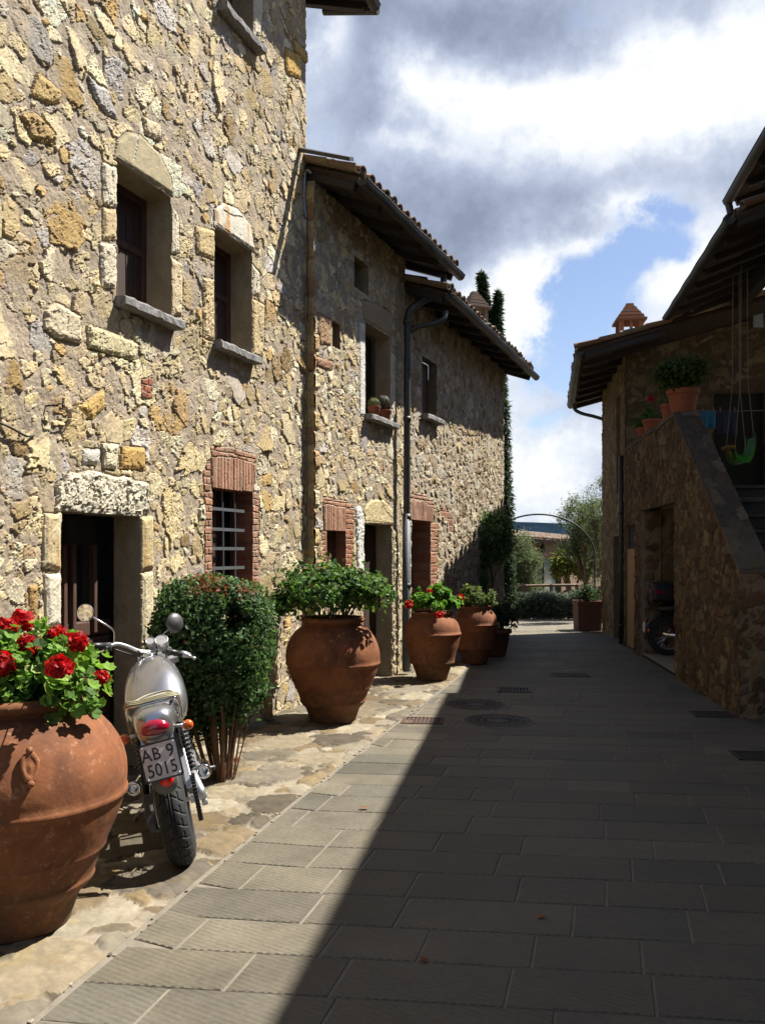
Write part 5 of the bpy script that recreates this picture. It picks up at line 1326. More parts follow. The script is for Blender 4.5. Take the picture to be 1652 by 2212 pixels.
def wheel(par, Mx, c, Rw, wd, tread=True, spokes=36, name='wheel'):
    n, k = (360, 25) if tread else (96, 15); v = []
    for i in range(n):
        a = 2*math.pi*i/n
        for j in range(k):
            u = -1+2*j/(k-1); x = u*wd/2
            r = Rw-.42*wd*abs(u)**2.6
            if abs(u) > .86: r = Rw-.42*wd-(abs(u)-.86)/.14*.055; x = math.copysign(wd/2*(1.0-.10*((abs(u)-.86)/.14)**2), u)
            if tread and abs(u) < .86:
                p = (i % 24)/24.0; dgn = (p-.45*abs(u)+(0.5 if u > 0 else 0)) % .5
                if (dgn < .085 and .14 < abs(u) < .80) or abs(abs(u)-.10) < .035 or (abs(abs(u)-.46) < .04 and (i % 12) < 6): r -= .006
            v.append((x, r*math.cos(a), r*math.sin(a)))
    v = np.array(v)+np.array(c); f = [(i*k+j, i*k+j+1, ((i+1) % n)*k+j+1, ((i+1) % n)*k+j) for i in range(n) for j in range(k-1)]
    m = MB(Mx); m.add(v, f); w_ = m.build(name, M['rubber'], par, smooth=False)
    w_['label'] = 'black treaded tyre' if tread else 'black tyre'
    m = MB(Mx); rr = Rw-.42*wd-.045; h = wd*.36
    m.lathe([(rr+.002, -h), (rr+.008, -h), (rr-.008, -h*.6), (rr-.02, 0), (rr-.008, h*.6), (rr+.008, h), (rr+.002, h), (rr-.002, h), (rr-.014, h*.6), (rr-.026, 0), (rr-.014, -h*.6), (rr+.002, -h)], c, 48, AX)
    m.build('rim', M['alu'], w_, smooth=True)
    m = MB(Mx); m.lathe([(.001, -h*1.1), (.03, -h*1.1), (.045, -h*.9), (.028, -h*.5), (.028, h*.5), (.045, h*.9), (.03, h*1.1), (.001, h*1.1)], c, 20, AX); m.build('hub', M['alu'], w_, smooth=True)
    m = MB(Mx)
    for i in range(spokes):
        a = 2*math.pi*i/spokes; s_ = 1 if i % 2 else -1; a2 = a+(.35 if (i//2) % 2 else -.35)
        m.tube([np.array(c)+(s_*h*.85, .042*math.cos(a), .042*math.sin(a)), np.array(c)+(0, (rr-.02)*math.cos(a2), (rr-.02)*math.sin(a2))], .0022, 4)
    m.build('spokes', M['chrome'], w_); return w_
rc = np.array([-.985, 4.34, 0.0]); MX = mat4(rc, .247, R(-11))
mt = thing('motorcycle', 'silver motorcycle parked on its side stand by the doorway, seen from behind', 'motorcycle', rc)
wheel(mt, MX, (0, 0, .312), .31, .148); 
MF = MX@np.array(Matrix.Translation((0, 1.36, 0))@Matrix.Rotation(R(9), 4, 'Z'))
wheel(mt, MF, (0, 0.03, .31), .30, .10, tread=False, name='wheel')
def bm_(): return MB(MX)
# tank: one smooth egg
def oval(y, cz, hw, hh, n=28, e=2.3, flat=1.):
    o = []
    for i in range(n):
        a = 2*math.pi*i/n; ca, sa = math.cos(a), math.sin(a)
        o.append((hw*math.copysign(abs(ca)**(2/e), ca), y, cz+hh*math.copysign(abs(sa)**(2/e), sa)*(1 if sa > 0 else flat)))
    return o
tank = bm_(); ys = [.30, .33, .38, .45, .53, .62, .71, .80, .88, .95, 1.0, 1.03]
tank.loft([oval(y, cz, hw, hh) for y, cz, hw, hh in ((.335, .690, .02, .012), (.345, .692, .10, .045), (.375, .700, .140, .085), (.43, .715, .160, .125), (.51, .742, .168, .155), (.60, .768, .166, .175), (.69, .788, .158, .180), (.78, .800, .142, .170), (.86, .805, .118, .148), (.93, .805, .088, .115), (.98, .80, .055, .075), (1.0, .80, .02, .03))])
tk = tank.build('fuel_tank', M['silver'], mt, smooth=True)
cap = bm_(); cap.lathe([(.001, .0), (.034, 0), (.034, .008), (.028, .014), (.001, .015)], (0, .74, .975), 24); cap.build('filler_cap', M['chrome'], tk, smooth=True)
seat = bm_(); seat.loft([oval(y, cz, hw, hh, e=2.6) for y, cz, hw, hh in ((-.06, .815, .05, .02), (-.04, .812, .115, .035), (.04, .80, .130, .045), (.16, .785, .138, .055), (.30, .765, .140, .060), (.40, .745, .12, .05), (.44, .74, .05, .02))]); seat.build('seat', M['greyseat'], mt, smooth=True)
# tail cowl
tail = bm_(); tail.loft([oval(y, cz, hw, hh, e=2.8) for y, cz, hw, hh in ((.36, .70, .120, .05), (.22, .725, .125, .062), (.06, .745, .118, .068), (-.08, .765, .106, .070), (-.20, .768, .094, .074), (-.265, .758, .086, .078), (-.29, .745, .072, .070), (-.295, .74, .03, .03))])
tl_ = tail.build('tail_cowl', M['silver'], mt, smooth=True)
tf = bm_(); tf.loft([[(x*hw, y, z) for x in (-1, -.5, 0, .5, 1)]+[(x*hw, y+.012, z) for x in (1, .5, 0, -.5, -1)] for hw, y, z in ((.075, -.27, .72), (.075, -.30, .66), (.07, -.315, .58), (.062, -.32, .50))]); tf.build('rear_mudguard', M['silver'], mt)
lens = bm_(); lens.loft([[(hw*math.cos(a)*(1-.16*math.sin(a)), y-.19, .757+hh*math.sin(a)) for a in np.linspace(0, 2*math.pi, 29)[:-1]] for hw, hh, y in ((.067, .037, -.085), (.067, .037, -.108), (.060, .032, -.122), (.042, .021, -.131), (.01, .005, -.134))]); lens.build('tail_light', M['redlens'], mt, smooth=True)
# number plate
PT = np.array(Matrix.Translation((.0, -.345, .612))@Matrix.Rotation(R(-2), 4, 'Y')@Matrix.Rotation(R(-10), 4, 'X'))
MP = MX@PT
pl = MB(MP); pl.loft([[(sx*(.0815-c_), y, sz*(.0815-c_)) if False else (x, y, z) for x, z in ((-.082+q, -.082), (.082-q, -.082), (.082, -.082+q), (.082, .082-q), (.082-q, .082), (-.082+q, .082), (-.082, .082-q), (-.082, -.082+q))] for y, q in ((0, .012), (-.003, .012))])
plate = pl.build('number_plate', M['plate'], mt)
pf_ = MB(MP)
for a, b in (((-.084, -.084), (.084, -.084)), ((.084, -.084), (.084, .084)), ((.084, .084), (-.084, .084)), ((-.084, .084), (-.084, -.084))): pf_.beam((a[0], -.0015, a[1]), (b[0], -.0015, b[1]), .008, .006, up=(0, 1, 0))
pf_.build('plate_frame', M['black'], plate)
for sx in (-1, 1):
    for sz_ in (-1, 1): b_ = MB(MP); b_.ball((sx*.070, -.004, sz_*.072), .004, 5); b_.build('plate_screw', M['chrome'], plate)
b_ = MB(MP); b_.ball((-.004, -.004, .058), (.006, .003, .004), 5); b_.build('plate_mark', M['iron'], plate)
def text(body, x, z, size, nm='plate_lettering', xs=.86):
    cu = bpy.data.curves.new('t', 'FONT'); cu.body = body; cu.size = size; cu.extrude = .0012; cu.align_x = 'CENTER'; cu.align_y = 'CENTER'; cu.offset = .0007; cu.space_character = 1.06
    o = bpy.data.objects.new('t', cu); COL.objects.link(o); dg = bpy.context.evaluated_depsgraph_get(); me = bpy.data.meshes.new_from_object(o.evaluated_get(dg))
    V_ = np.array([v.co[:] for v in me.vertices]); F_ = [tuple(p.vertices) for p in me.polygons]
    bpy.data.objects.remove(o); bpy.data.curves.remove(cu); bpy.data.meshes.remove(me)
    m = MB(MP); m.add(np.stack([V_[:, 0]*xs+x, -.0042-V_[:, 2], V_[:, 1]+z], 1), F_)
    return m.build(nm, M['black'], plate)
text('AB', -.037, .033, .080); text('9', .050, .033, .084); text('5015', .0, -.040, .082, xs=.80)
rf_ = bm_(); rf_.lathe([(.001, .02), (.055, .018), (.062, .008), (.06, -.01)], (.0, -.325, .512), 28, np.array([[1, 0, 0], [0, 0, -1], [0, 1, 0]], float)); rf_.build('reflector_bracket', simple('grey_plastic', (.16, .16, .16), .5), mt, smooth=True)
rf_ = bm_(); rf_.lathe([(.001, .012), (.028, .010), (.031, .003), (.031, -.01)], (.008, -.345, .518), 28, np.array([[1, 0, 0], [0, 0, -1], [0, 1, 0]], float)); rf_.build('reflector', M['redref'], mt, smooth=True)
for s_ in (-1, 1):
    i_ = bm_(); i_.ball((s_*.148, -.20, .716), (.026, .022, .025), 10); io = i_.build('indicator', M['amber'], mt, smooth=True)
    a_ = bm_(); a_.tube([(s_*.08, -.17, .72), (s_*.13, -.19, .718)], .008, 8); a_.build('indicator_stalk', M['alu'], io, smooth=True)
# rack and elastic cords
rk = bm_(); rk.tube(smoothpts([(-.10, .20, .82), (-.118, .03, .845), (-.114, -.12, .85), (-.09, -.15, .85), (.09, -.15, .85), (.114, -.12, .85), (.118, .03, .845), (.10, .20, .82)], 5), .0065, 8)
for s_ in (-1, 1): rk.tube(smoothpts([(s_*.116, -.09, .85), (s_*.125, -.07, .79), (s_*.105, -.04, .74)], 4), .006, 8)
rk.build('luggage_rack', M['chrome'], mt, smooth=True)
rs = np.random.RandomState(3)
for q in range(5):
    e = bm_(); o = .006*q-.122; z = .856+.006*(q % 3)
    e.tube(smoothpts([(-.125+.003*q, -.09, .66+.02*q), (-.127, -.10, .77), (-.120, -.030+o, z), (-.05, -.045+o, z+.004), (.05, -.045+o, z+.010), (.110, -.028+o, z+.004), (.130, -.08, z-.012), (.134, -.06, .79), (.128, -.05, .73)], 5), .0042, 6)
    e.build('elastic_cord', M['cord'], mt, smooth=True)
for q in range(2):
    e = bm_(); e.tube(smoothpts([(-.112, -.10, .853), (-.02, -.02+.1*q, .855), (.08, .06+.05*q, .85), (.122, .0, .845)], 5), .0042, 6); e.build('elastic_cord', M['cord'], mt, smooth=True)
# swing arm, chain run and hub fittings
sa_ = bm_()
for s_ in (-1, 1): sa_.beam((s_*.098, -.03, .315), (s_*.098, .52, .36), .024, .045)
sa_.build('swingarm', M['alu'], mt, bevel=.004)
cg = bm_(); cg.beam((.098, -.035, .375), (.086, .10, .545), .036, .012, up=(0, -1, .6)); cg.build('chain_guard', M['alu'], mt, bevel=.004)
ax_ = bm_(); ax_.tube([(.122, .07, .42), (.130, .03, .385), (.142, -.015, .345), (.150, -.025, .300)], [.018, .022, .024, .022], 14); ax_.box((.152, -.02, .288), (.028, .03, .035)); ax_.tube([(-.16, 0, .312), (.17, 0, .312)], .011, 12); ax_.build('axle_adjuster', M['alu'], mt, smooth=True)
ch = bm_(); ch.lathe([(.098, -.004), (.112, -.009), (.112, .009), (.098, .004)], (.118, 0, .312), 40, AX)
for i in range(40): a = 2*math.pi*i/40; ch.box((.118, .113*math.cos(a), .312+.113*math.sin(a)), (.022, .008, .008))
ch.build('chain', M['black'], mt)
bd_ = bm_(); bd_.lathe([(.06, -.003), (.115, -.003), (.115, .003), (.06, .003)], (-.085, 0, .312), 40, AX); bd_.build('brake_disc', M['engine'], mt)
cl_ = bm_(); cl_.beam((-.108, .02, .38), (-.115, -.03, .235), .05, .042); cl_.box((-.112, -.035, .225), (.04, .03, .05)); cl_.build('brake_caliper', M['engine'], mt, bevel=.008)
for s_ in (-1, 1):
    sh_ = bm_(); sh_.tube([(s_*.118, .06, .36), (s_*.112, .17, .66)], .015, 10)
    sh_.tube([np.array((s_*.118, .06, .36))+(np.array((s_*.112, .17, .66))-np.array((s_*.118, .06, .36)))*(.2+.7*t/90)+.026*np.array((math.cos(t*.7), math.sin(t*.7), 0)) for t in range(91)], .004, 5); sh_.build('shock_absorber', M['black'], mt, smooth=True)
    pn = bm_(); pn.loft([[(s_*(.095+.012*math.sin(t)), y, z) for y, z in ((.02+.1*t, .66), (.10+.1*t, .42), (.16+.1*t, .42), (.14+.1*t, .66))] for t in (0, .25)]); 
    pn.build('side_panel', M['black'], mt, bevel=.004)
    ex = bm_(); ex.tube([(s_*.175, .10, .405), (s_*.172, .45, .345), (s_*.165, .72, .285)], [.036, .040, .030], 20, cap=False); ex.tube([(s_*.165, .72, .285), (s_*.14, 1.0, .24), (s_*.10, 1.15, .42)], .02, 12)
    ex.lathe([(.036, 0), (.039, -.006), (.036, -.014), (.022, -.014), (.022, .05), (.001, .05)], (s_*.175, .10, .405), 24, np.array([[1, 0, 0], [0, 0, 1], [0, 1, 0]], float)); ex.build('exhaust', M['chrome'], mt, smooth=True)
    fp = bm_(); fp.tube([(s_*.10, .42, .34), (s_*.24, .40, .335)], .013, 10); fp.build('footrest', M['black'], mt, smooth=True)
eg = bm_()
for z in np.linspace(.32, .60, 9): eg.box((0, .74, z), (.26-.1*(z-.32), .30, .014))
eg.box((0, .70, .42), (.20, .34, .34)); eg.lathe([(.001, -.15), (.10, -.15), (.12, -.13), (.12, .13), (.10, .15), (.001, .15)], (0, .62, .30), 24, AX); eg.build('engine', M['engine'], mt, bevel=.004)
fr_ = bm_()
for s_ in (-1, 1):
    fr_.tube(smoothpts([(s_*.02, 1.08, .84), (s_*.09, .85, .66), (s_*.10, .5, .60), (s_*.09, .15, .63)], 4), .014, 8); fr_.tube(smoothpts([(s_*.02, 1.08, .78), (s_*.08, 1.0, .45), (s_*.09, .8, .2), (s_*.09, .5, .22), (s_*.09, .42, .5)], 4), .014, 8)
fr_.build('frame', M['black'], mt, smooth=True)
fk = MB(MF)
for s_ in (-1, 1): fk.tube([(s_*.075, .03, .31), (s_*.075, -.14, .62)], .024, 12); fk.tube([(s_*.075, -.14, .62), (s_*.075, -.26, .90)], .018, 12)
fk.box((0, -.28, .88), (.22, .06, .03)); fk.box((0, -.22, .74), (.22, .06, .03)); fk.build('fork', M['alu'], mt, smooth=False)
fd__ = MB(MF); fd__.loft([[(x, .03+.325*math.cos(a)*(1-.15*(x/.055)**2), .31+.325*math.sin(a)*(1-.15*(x/.055)**2)) for x in (-.055, -.03, 0, .03, .055)]+[(x, .03+.318*math.cos(a)*(1-.15*(x/.055)**2), .31+.318*math.sin(a)*(1-.15*(x/.055)**2)) for x in (.055, .03, 0, -.03, -.055)] for a in np.linspace(.6, 3.0, 16)]); fd__.build('front_mudguard', M['silver'], mt, smooth=True)
hl_ = MB(MF); hl_.ball((0, -.12, .86), (.085, .085, .085), 14); hl_.build('headlight', M['silver'], mt, smooth=True)
# handlebar, placed where it stands turned to the left
B = lambda px, py, Y: P(px, py, Y)
hb = MB(); hb.tube(smoothpts([B(195, 1394, 4.93), B(236, 1395, 4.99), B(252, 1391, 5.02), B(274, 1396, 5.06), B(300, 1406, 5.12), B(325, 1408, 5.18), B(343, 1404, 5.22), B(362, 1404, 5.28), B(388, 1412, 5.36)], 5), .0115, 12); hbo = hb.build('handlebar', M['alu'], mt, smooth=True)
for a_, b2_ in ((B(188, 1395, 4.92), B(228, 1395, 4.98)), (B(364, 1407, 5.28), B(394, 1413, 5.38))):
    g = MB(); g.tube([a_, b2_], .018, 14); g.build('grip', M['black'], mt, smooth=True)
g = MB(); g.tube([B(392, 1412, 5.37), B(409, 1416, 5.42)], [.021, .018], 14); g.tube([B(405, 1414, 5.38), B(419, 1422, 5.42)], .008, 8); g.ball(B(420, 1422, 5.42), .012, 6); g.build('brake_lever', M['alu'], mt, smooth=True)
g = MB(); g.tube(smoothpts([B(232, 1402, 5.0), B(218, 1408, 5.04), B(200, 1409, 5.04)], 4), .006, 8); g.build('clutch_lever', M['alu'], mt, smooth=True)
for (a_, b2_, r_) in ((B(226, 1398, 4.99), B(242, 1397, 5.0), .026), (B(354, 1402, 5.25), B(366, 1406, 5.28), .025)):
    g = MB(); g.tube([a_, (a_+b2_)/2, b2_], [r_, r_*1.08, r_], 10); g.ball((a_+b2_)/2+np.array([0, -.026, 0]), .008, 5); g.build('switchgear', M['engine'], mt)
mr = MB(); mr.tube(smoothpts([B(247, 1391, 5.01), B(248, 1376, 5.01), B(247, 1364, 5.01), B(238, 1355, 5.0), B(214, 1340, 4.98), B(192, 1328, 4.975)], 3), .0048, 8)
ml = thing  # (mirrors are parts of the machine)
mro = mr.build('mirror_stem', M['chrome'], mt, smooth=True)
def mirror(c, r, n, glassy=True, e=(1, 1)):
    d, u, v_ = frame_of(np.array(n, float)); rot = np.array([u*e[0], v_*e[1], d]).T
    h = MB(); h.lathe([(.001, -.028), (r*.6, -.024), (r*.95, -.010), (r*1.04, .0), (r*1.04, .005), (r*.97, .006)], c, 32, rot); ho = h.build('mirror', M['black'] if glassy is not True else M['engine'], mt, smooth=True)
    g = MB(); g.lathe([(.001, .004), (r*.97, .004)], c, 32, rot); g.build('mirror_glass', NT('mirror_glass').set((.9, .9, .9), .03, 1.).m, ho)
mirror(B(185, 1324, 4.95), .050, (-.12, -1, .04)); 
mr = MB(); mr.tube(smoothpts([B(350, 1398, 5.24), B(351, 1375, 5.24), B(358, 1366, 5.26), B(366, 1360, 5.28)], 3), .0048, 8); mr.build('mirror_stem', M['chrome'], mt, smooth=True)
mirror(B(378, 1346, 5.30), .060, (-.78, .62, -.1), e=(1, 1))
for (px, py, r_, h_) in ((325, 1384, .028, .06), (327, 1391, .018, .04), (349, 1382, .040, .07)):
    c = B(px, py, 5.2); nrm = np.array((0, -.72, .70)); d, u, v_ = frame_of(nrm); rot = np.array([u, v_, d]).T
    g = MB(); g.lathe([(.001, -h_), (r_*.8, -h_), (r_*.95, -.02), (r_, 0), (r_*.92, .004), (r_*.86, .0)], c, 24, rot); go_ = g.build('instrument', M['alu'], mt, smooth=True)
    g = MB(); g.lathe([(.001, .001), (r_*.86, .001)], c, 24, rot); g.build('dial', simple('dial_face', (.5, .5, .5), .3), go_)
cbm = MB()
for (a_, b2_, c_) in ((B(340, 1405, 5.2), B(338, 1425, 5.15), B(352, 1440, 5.2)), (B(300, 1408, 5.1), B(322, 1418, 5.2), B(338, 1412, 5.3)), (B(246, 1402, 5.03), B(290, 1416, 5.12), B(325, 1424, 5.2)), (B(360, 1406, 5.28), B(356, 1436, 5.26), B(346, 1450, 5.2))): cbm.tube(smoothpts([a_, b2_, c_], 5), .005, 6)
cbm.build('cables', M['black'], mt, smooth=True)
yk_ = bm_(); yk_.box((0, 1.07, .93), (.16, .06, .03)); yk_.box((.0, 1.05, .95), (.05, .05, .05)); yk_.tube([(0, 1.10, .75), (0, 1.06, .95)], .03, 12); yk_.build('fork_yoke', M['alu'], mt, bevel=.005)
sd_ = MB(); sd_.tube([P(322, 1716, 5.0), P(306, 1750, 4.95), G(290, 1782)+(0, 0, .02)], .012, 10); sd_.tube([P(316, 1722, 4.9), P(298, 1768, 4.86)], .006, 8); sd_.box(G(288, 1783)+(0, 0, .012), (.07, .05, .012)); sd_.build('side_stand', M['engine'], mt, smooth=False)

# second machine, half hidden in the passage
rc2 = np.array([4.20, 12.80, .045]); MX2 = mat4(rc2, R(-97), R(3))
m2 = thing('motor_scooter', 'dark scooter with a black top box half hidden inside the passage on the right', 'scooter', rc2)
wheel(m2, MX2, (0, 0, .30), .30, .09, False); wheel(m2, MX2@np.array(Matrix.Translation((0, 1.28, 0))), (0, 0, .29), .29, .09, False)
def b2m(): return MB(MX2)
t_ = b2m(); t_.loft([[(x*w_, y, z) for x, y, z in ((-1, yy, .84), (-1, yy, .98), (-.8, yy, 1.07), (.8, yy, 1.07), (1, yy, .98), (1, yy, .84), (.8, yy, .80), (-.8, yy, .80))] for yy, w_ in ((-.26, .17), (-.22, .20), (0, .21), (.14, .19), (.17, .15))]); tb_ = t_.build('top_box', M['black'], m2, bevel=.035)
t_ = b2m(); t_.loft([[(-.13, -.275, .93), (.13, -.275, .93), (.16, -.262, .985), (-.16, -.262, .985)], [(-.13, -.24, .92), (.13, -.24, .92), (.16, -.22, 1.0), (-.16, -.22, 1.0)]]); t_.loft([[(.205, -.22, .93), (.208, -.06, .93), (.205, -.2, 1.0)], [(.19, -.22, .93), (.19, -.06, .93), (.19, -.2, 1.0)]]); t_.build('red_lens', M['redlens'], tb_)
t_ = b2m(); t_.loft([oval(y, cz, hw, hh) for y, cz, hw, hh in ((-.16, .68, .05, .03), (-.12, .69, .10, .06), (.05, .70, .13, .09), (.3, .70, .14, .10), (.55, .66, .13, .10), (.62, .64, .05, .04))]); t_.build('seat', M['black'], m2, smooth=True)
t_ = b2m(); t_.loft([oval(y, cz, hw, hh) for y, cz, hw, hh in ((.02, .45, .05, .05), (.08, .46, .13, .13), (.35, .42, .16, .16), (.6, .32, .16, .10), (.9, .28, .15, .07), (1.02, .40, .14, .2), (1.1, .6, .16, .2), (1.15, .8, .14, .12), (1.17, .9, .05, .03))]); t_.build('body', simple('dark_red_paint', (.05, .012, .012), .3), m2, smooth=True)
t_ = b2m(); t_.loft([[(x, .335*math.cos(a), .30+.335*math.sin(a)) for x in (-.05, 0, .05)]+[(x, .328*math.cos(a), .30+.328*math.sin(a)) for x in (.05, 0, -.05)] for a in np.linspace(1.2, 3.35, 14)]); t_.build('mudguard', M['black'], m2, smooth=True)
t_ = b2m(); t_.box((0, -.345, .42), (.15, .008, .15)); t_.build('number_plate', M['plate'], m2)
for s_ in (-1, 1): t_ = b2m(); t_.ball((s_*.13, -.30, .50 if s_ < 0 else .38), (.02, .02, .03), 8); t_.build('indicator', M['amber'], m2, smooth=True)
t_ = b2m(); t_.tube([(-.3, 1.1, 1.0), (-.1, 1.17, .95), (.1, 1.17, .95), (.3, 1.1, 1.0)], .012, 10); t_.build('handlebar', M['black'], m2, smooth=True)
t_ = b2m(); t_.tube([(.12, -.10, .33), (.13, .4, .28)], .035, 14); t_.build('exhaust', M['chrome'], m2, smooth=True)

# ================================================================ TERRACE THINGS
def clay_pot(t, c, r, h, mat='clay'):
    m = MB(); m.lathe([(.001, 0), (r*.66, 0), (r*.70, h*.05), (r*.92, h*.78), (r*.94, h*.80), (r*1.03, h*.81), (r*1.03, h), (r*.92, h), (r*.88, h*.8)], c, 30); m.build('pot', M[mat], t, smooth=False)
    m = MB(); m.lathe([(.001, h*.9), (r*.88, h*.88)], c, 20); m.build('soil', M['soil'], t)
ca = WR.pt(sR(10.98), 3.31, -.13); k_ = 1.0
tt = thing('potted_shrub', 'leafy shrub in a big orange clay pot on the corner of the terrace parapet', 'potted plant', ca)
clay_pot(tt, ca, .20, .30); rs = np.random.RandomState(70)
pt, od = clumps(rs, 2600, ca+(-.02, 0, .50), (.34, .32, .22), 80, .05, .4, -.8); leaves('foliage', pt, od, .05, [(.06, .10, .02, 4), (.10, .15, .03, 2), (.03, .06, .02, 2)], M['leaf'], tt, 71, 'oval', 1.)
m = MB()
for i in range(14): a = rs.uniform(0, 6.28); m.tube([ca+(.05*math.cos(a), .05*math.sin(a), .27), ca+(.2*math.cos(a), .2*math.sin(a), .5)], .005, 5)
m.build('branches', M['bark'], tt)
for i, (yy, r_, h_, lab, fol, red) in enumerate(((11.7, .13, .24, 'plain orange clay pot on the parapet behind the big shrub pot', .06, False), (12.9, .15, .22, 'clay pot with straggling greenery and one red flower on the parapet', .13, True), (13.6, .12, .20, 'small clay pot with trailing green leaves at the low end of the parapet', .12, False))):
    cc_ = WR.pt(sR(yy), 3.31, -.13); t = thing('potted_plant', lab, 'potted plant', cc_); clay_pot(t, cc_, r_, h_)
    pt, od = clumps(rs, 260 if i else 60, cc_+(-.03, 0, h_+.05), (fol*1.3, fol, fol), 20, .03, .3, -.6); leaves('foliage', pt, od, .045, [(.08, .16, .03, 3), (.12, .22, .05, 1)], M['leaf'], t, 72+i, 'oval', 1.)
    if red: flower_head(t, cc_+(-.04, -.05, h_+.30), .05, 99, cc_+(0, 0, h_))
# swing
cs = P(1597, 985, 11.7)
sw_ = thing('baby_swing', 'green plastic child swing with a yellow safety bar hanging from ropes under the roof', 'swing', cs)
gp = NT('green_plastic').set((.02, .20, .012), .4).m; yp = NT('yellow_plastic').set((.34, .17, .012), .4).m; rp = simple('rope', (.22, .20, .17), .9)
m = MB(); prof = [(-.14, .02), (-.11, -.06), (-.02, -.10), (.08, -.09), (.13, .0), (.16, .14), (.165, .22)]
loops = []
for x, z in prof:
    w_ = .15 if z < .1 else .12; loops.append([cs+(x*.9, -w_, z), cs+(x*.9-.0, -w_, z+.02), cs+(x*.9, w_, z+.02), cs+(x*.9, w_, z)])
m.loft(loops)
for s_ in (-1, 1): m.loft([[cs+(x*.9, s_*.15, z-.01), cs+(x*.9, s_*.15, z+.07), cs+(x*.9, s_*.162, z+.07), cs+(x*.9, s_*.162, z-.01)] for x, z in prof])
m.build('seat', gp, sw_, bevel=.006)
m = MB(); m.tube(smoothpts([cs+(-.12, -.15, .10), cs+(-.19, -.1, .11), cs+(-.19, .1, .11), cs+(-.12, .15, .10)], 4), .024, 10); m.tube([cs+(-.17, 0, .10), cs+(-.08, 0, -.08)], .024, 10); m.build('safety_bar', yp, sw_, smooth=True)
for (dx, dy) in ((-.13, -.15), (-.13, .15), (.14, -.15), (.14, .15)):
    m = MB(); m.tube([cs+(dx, dy, .08), cs+(dx*.35, dy*.9, 1.0), np.array([cs[0]+dx*.3, cs[1]+dy*.9, 5.45])], .006, 6); m.build('rope', rp, sw_)
# washing
lw = P(1506, 886, 13.0); rw_ = P(1606, 887, 13.0); la = thing('washing_line', 'pale washing line strung across the terrace', 'washing line', (lw+rw_)/2); m = MB(); m.tube([lw-(.1, 0, 0), (lw+rw_)/2-(0, 0, .01), rw_+(.3, 0, .0)], .006, 6); m.build('line', rp, la)
for nm, x0, x1, y1, col, lab in (('towel', 1511, 1545, 926, (.02, .16, .28), 'small blue cloth pegged on the washing line'), ('trousers', 1547, 1592, 938, (.02, .025, .06), 'dark navy garment pegged on the washing line')):
    a_, b_ = P(x0, 888, 13.0), P(x1, 888, 13.0); zb = P(x0, y1, 13.0)[2]; nxx = 16; nz_ = 8; v = []
    for j in range(nz_+1):
        for i in range(nxx+1):
            u = i/nxx; v.append(a_+(b_-a_)*u+np.array([0, .02*math.sin(u*14)*j/nz_-.008, (zb-a_[2])*j/nz_-.004*math.sin(u*9)]))
    f = [(j*(nxx+1)+i, j*(nxx+1)+i+1, (j+1)*(nxx+1)+i+1, (j+1)*(nxx+1)+i) for j in range(nz_) for i in range(nxx)]
    t = thing('hanging_'+nm, lab, nm, (a_+b_)/2, 'washing on the line'); o = mesh_obj('cloth', np.array(v), f, simple(nm, col, .9), t, True); sd = o.modifiers.new('s', 'SOLIDIFY'); sd.thickness = .006
    pg = MB(); 
    for q in (.15, .85): pg.box(a_+(b_-a_)*q+(0, -.01, .02), (.015, .02, .07))
    pg.build('pegs', M['rail'], t)

# ================================================================ FAR GARDEN
cy_ = np.array([2.30, 17.9, -.05]); ty = thing('cypress_tree', 'dark slender cypress rising behind the end of the low houses', 'tree', cy_)
m = MB(); m.tube([cy_, cy_+(0, 0, 3), cy_+(0, 0, 6.6)], [.10, .07, .015], 10); m.build('trunk', M['bark'], ty)
rs = np.random.RandomState(90); n = 34000; z = rs.uniform(.25, 7.3, n); rr = .46*np.clip((7.35-z)/7., 0, 1)**.45*np.clip((z)/.6, .2, 1); a = rs.uniform(0, 6.283, n)
rr = rr*np.clip(1.25-.5*np.clip(z-5.3, 0, 3), .42, 1)*(.72+.5*fbm(a*1.5+z*.2, z*1.6, 91, 3)); q = rs.uniform(.5, 1., n)**.5
pt = np.stack([cy_[0]+rr*q*np.cos(a)-.05*z/6, cy_[1]+rr*q*np.sin(a), z], 1); od = np.stack([np.cos(a), np.sin(a), np.full(n, 1.2)], 1)
tipz = z > 5.4; sd_2 = rs.rand(tipz.sum()) > .4; pt[tipz, 0] += np.where(sd_2, -.13, .09)*(z[tipz]-5.4)/1.2; pt[tipz, 2] -= np.where(sd_2, 0, .35)*(z[tipz]-5.4)/1.7
leaves('crown', pt, od, .13, [(.022, .045, .018, 4), (.035, .065, .025, 2), (.05, .085, .03, 1)], M['leaf'], ty, 92, 'narrow', .6)
def tree(name, lab, c, h, crown_c, rad, n, size, cols, kind='narrow', seed=1, tr=.06, ncl=60, clr=.10):
    c = np.array(c, float); t = thing(name, lab, 'tree', c); rs = np.random.RandomState(seed); cc_ = np.array(crown_c, float); rad = np.array(rad, float)
    m = MB(); fork = c+(cc_-c)*.45+(rs.normal(0, .04), 0, 0); m.tube(smoothpts([c, (c+fork)/2+(rs.normal(0, .04), 0, 0), fork], 4), [tr*1.2]*3+[tr]*6, 10)
    for i in range(9):
        a_ = rs.uniform(0, 6.28); e = cc_+rad*np.array((math.cos(a_)*.6, math.sin(a_)*.6, rs.uniform(-.3, .7))); m.tube(smoothpts([fork, (fork+e)/2+(0, 0, .1*rad[2]), e], 4), [tr*.7, tr*.65, tr*.6, tr*.5, tr*.45, tr*.4, tr*.3, tr*.2, tr*.1], 7)
    m.build('trunk', M['bark'], t)
    pt, od = clumps(rs, n, cc_, rad, ncl, clr, .35, -.9); leaves('crown', pt, od, size, cols, M['leaf'], t, seed+1, kind, 1.3); return t
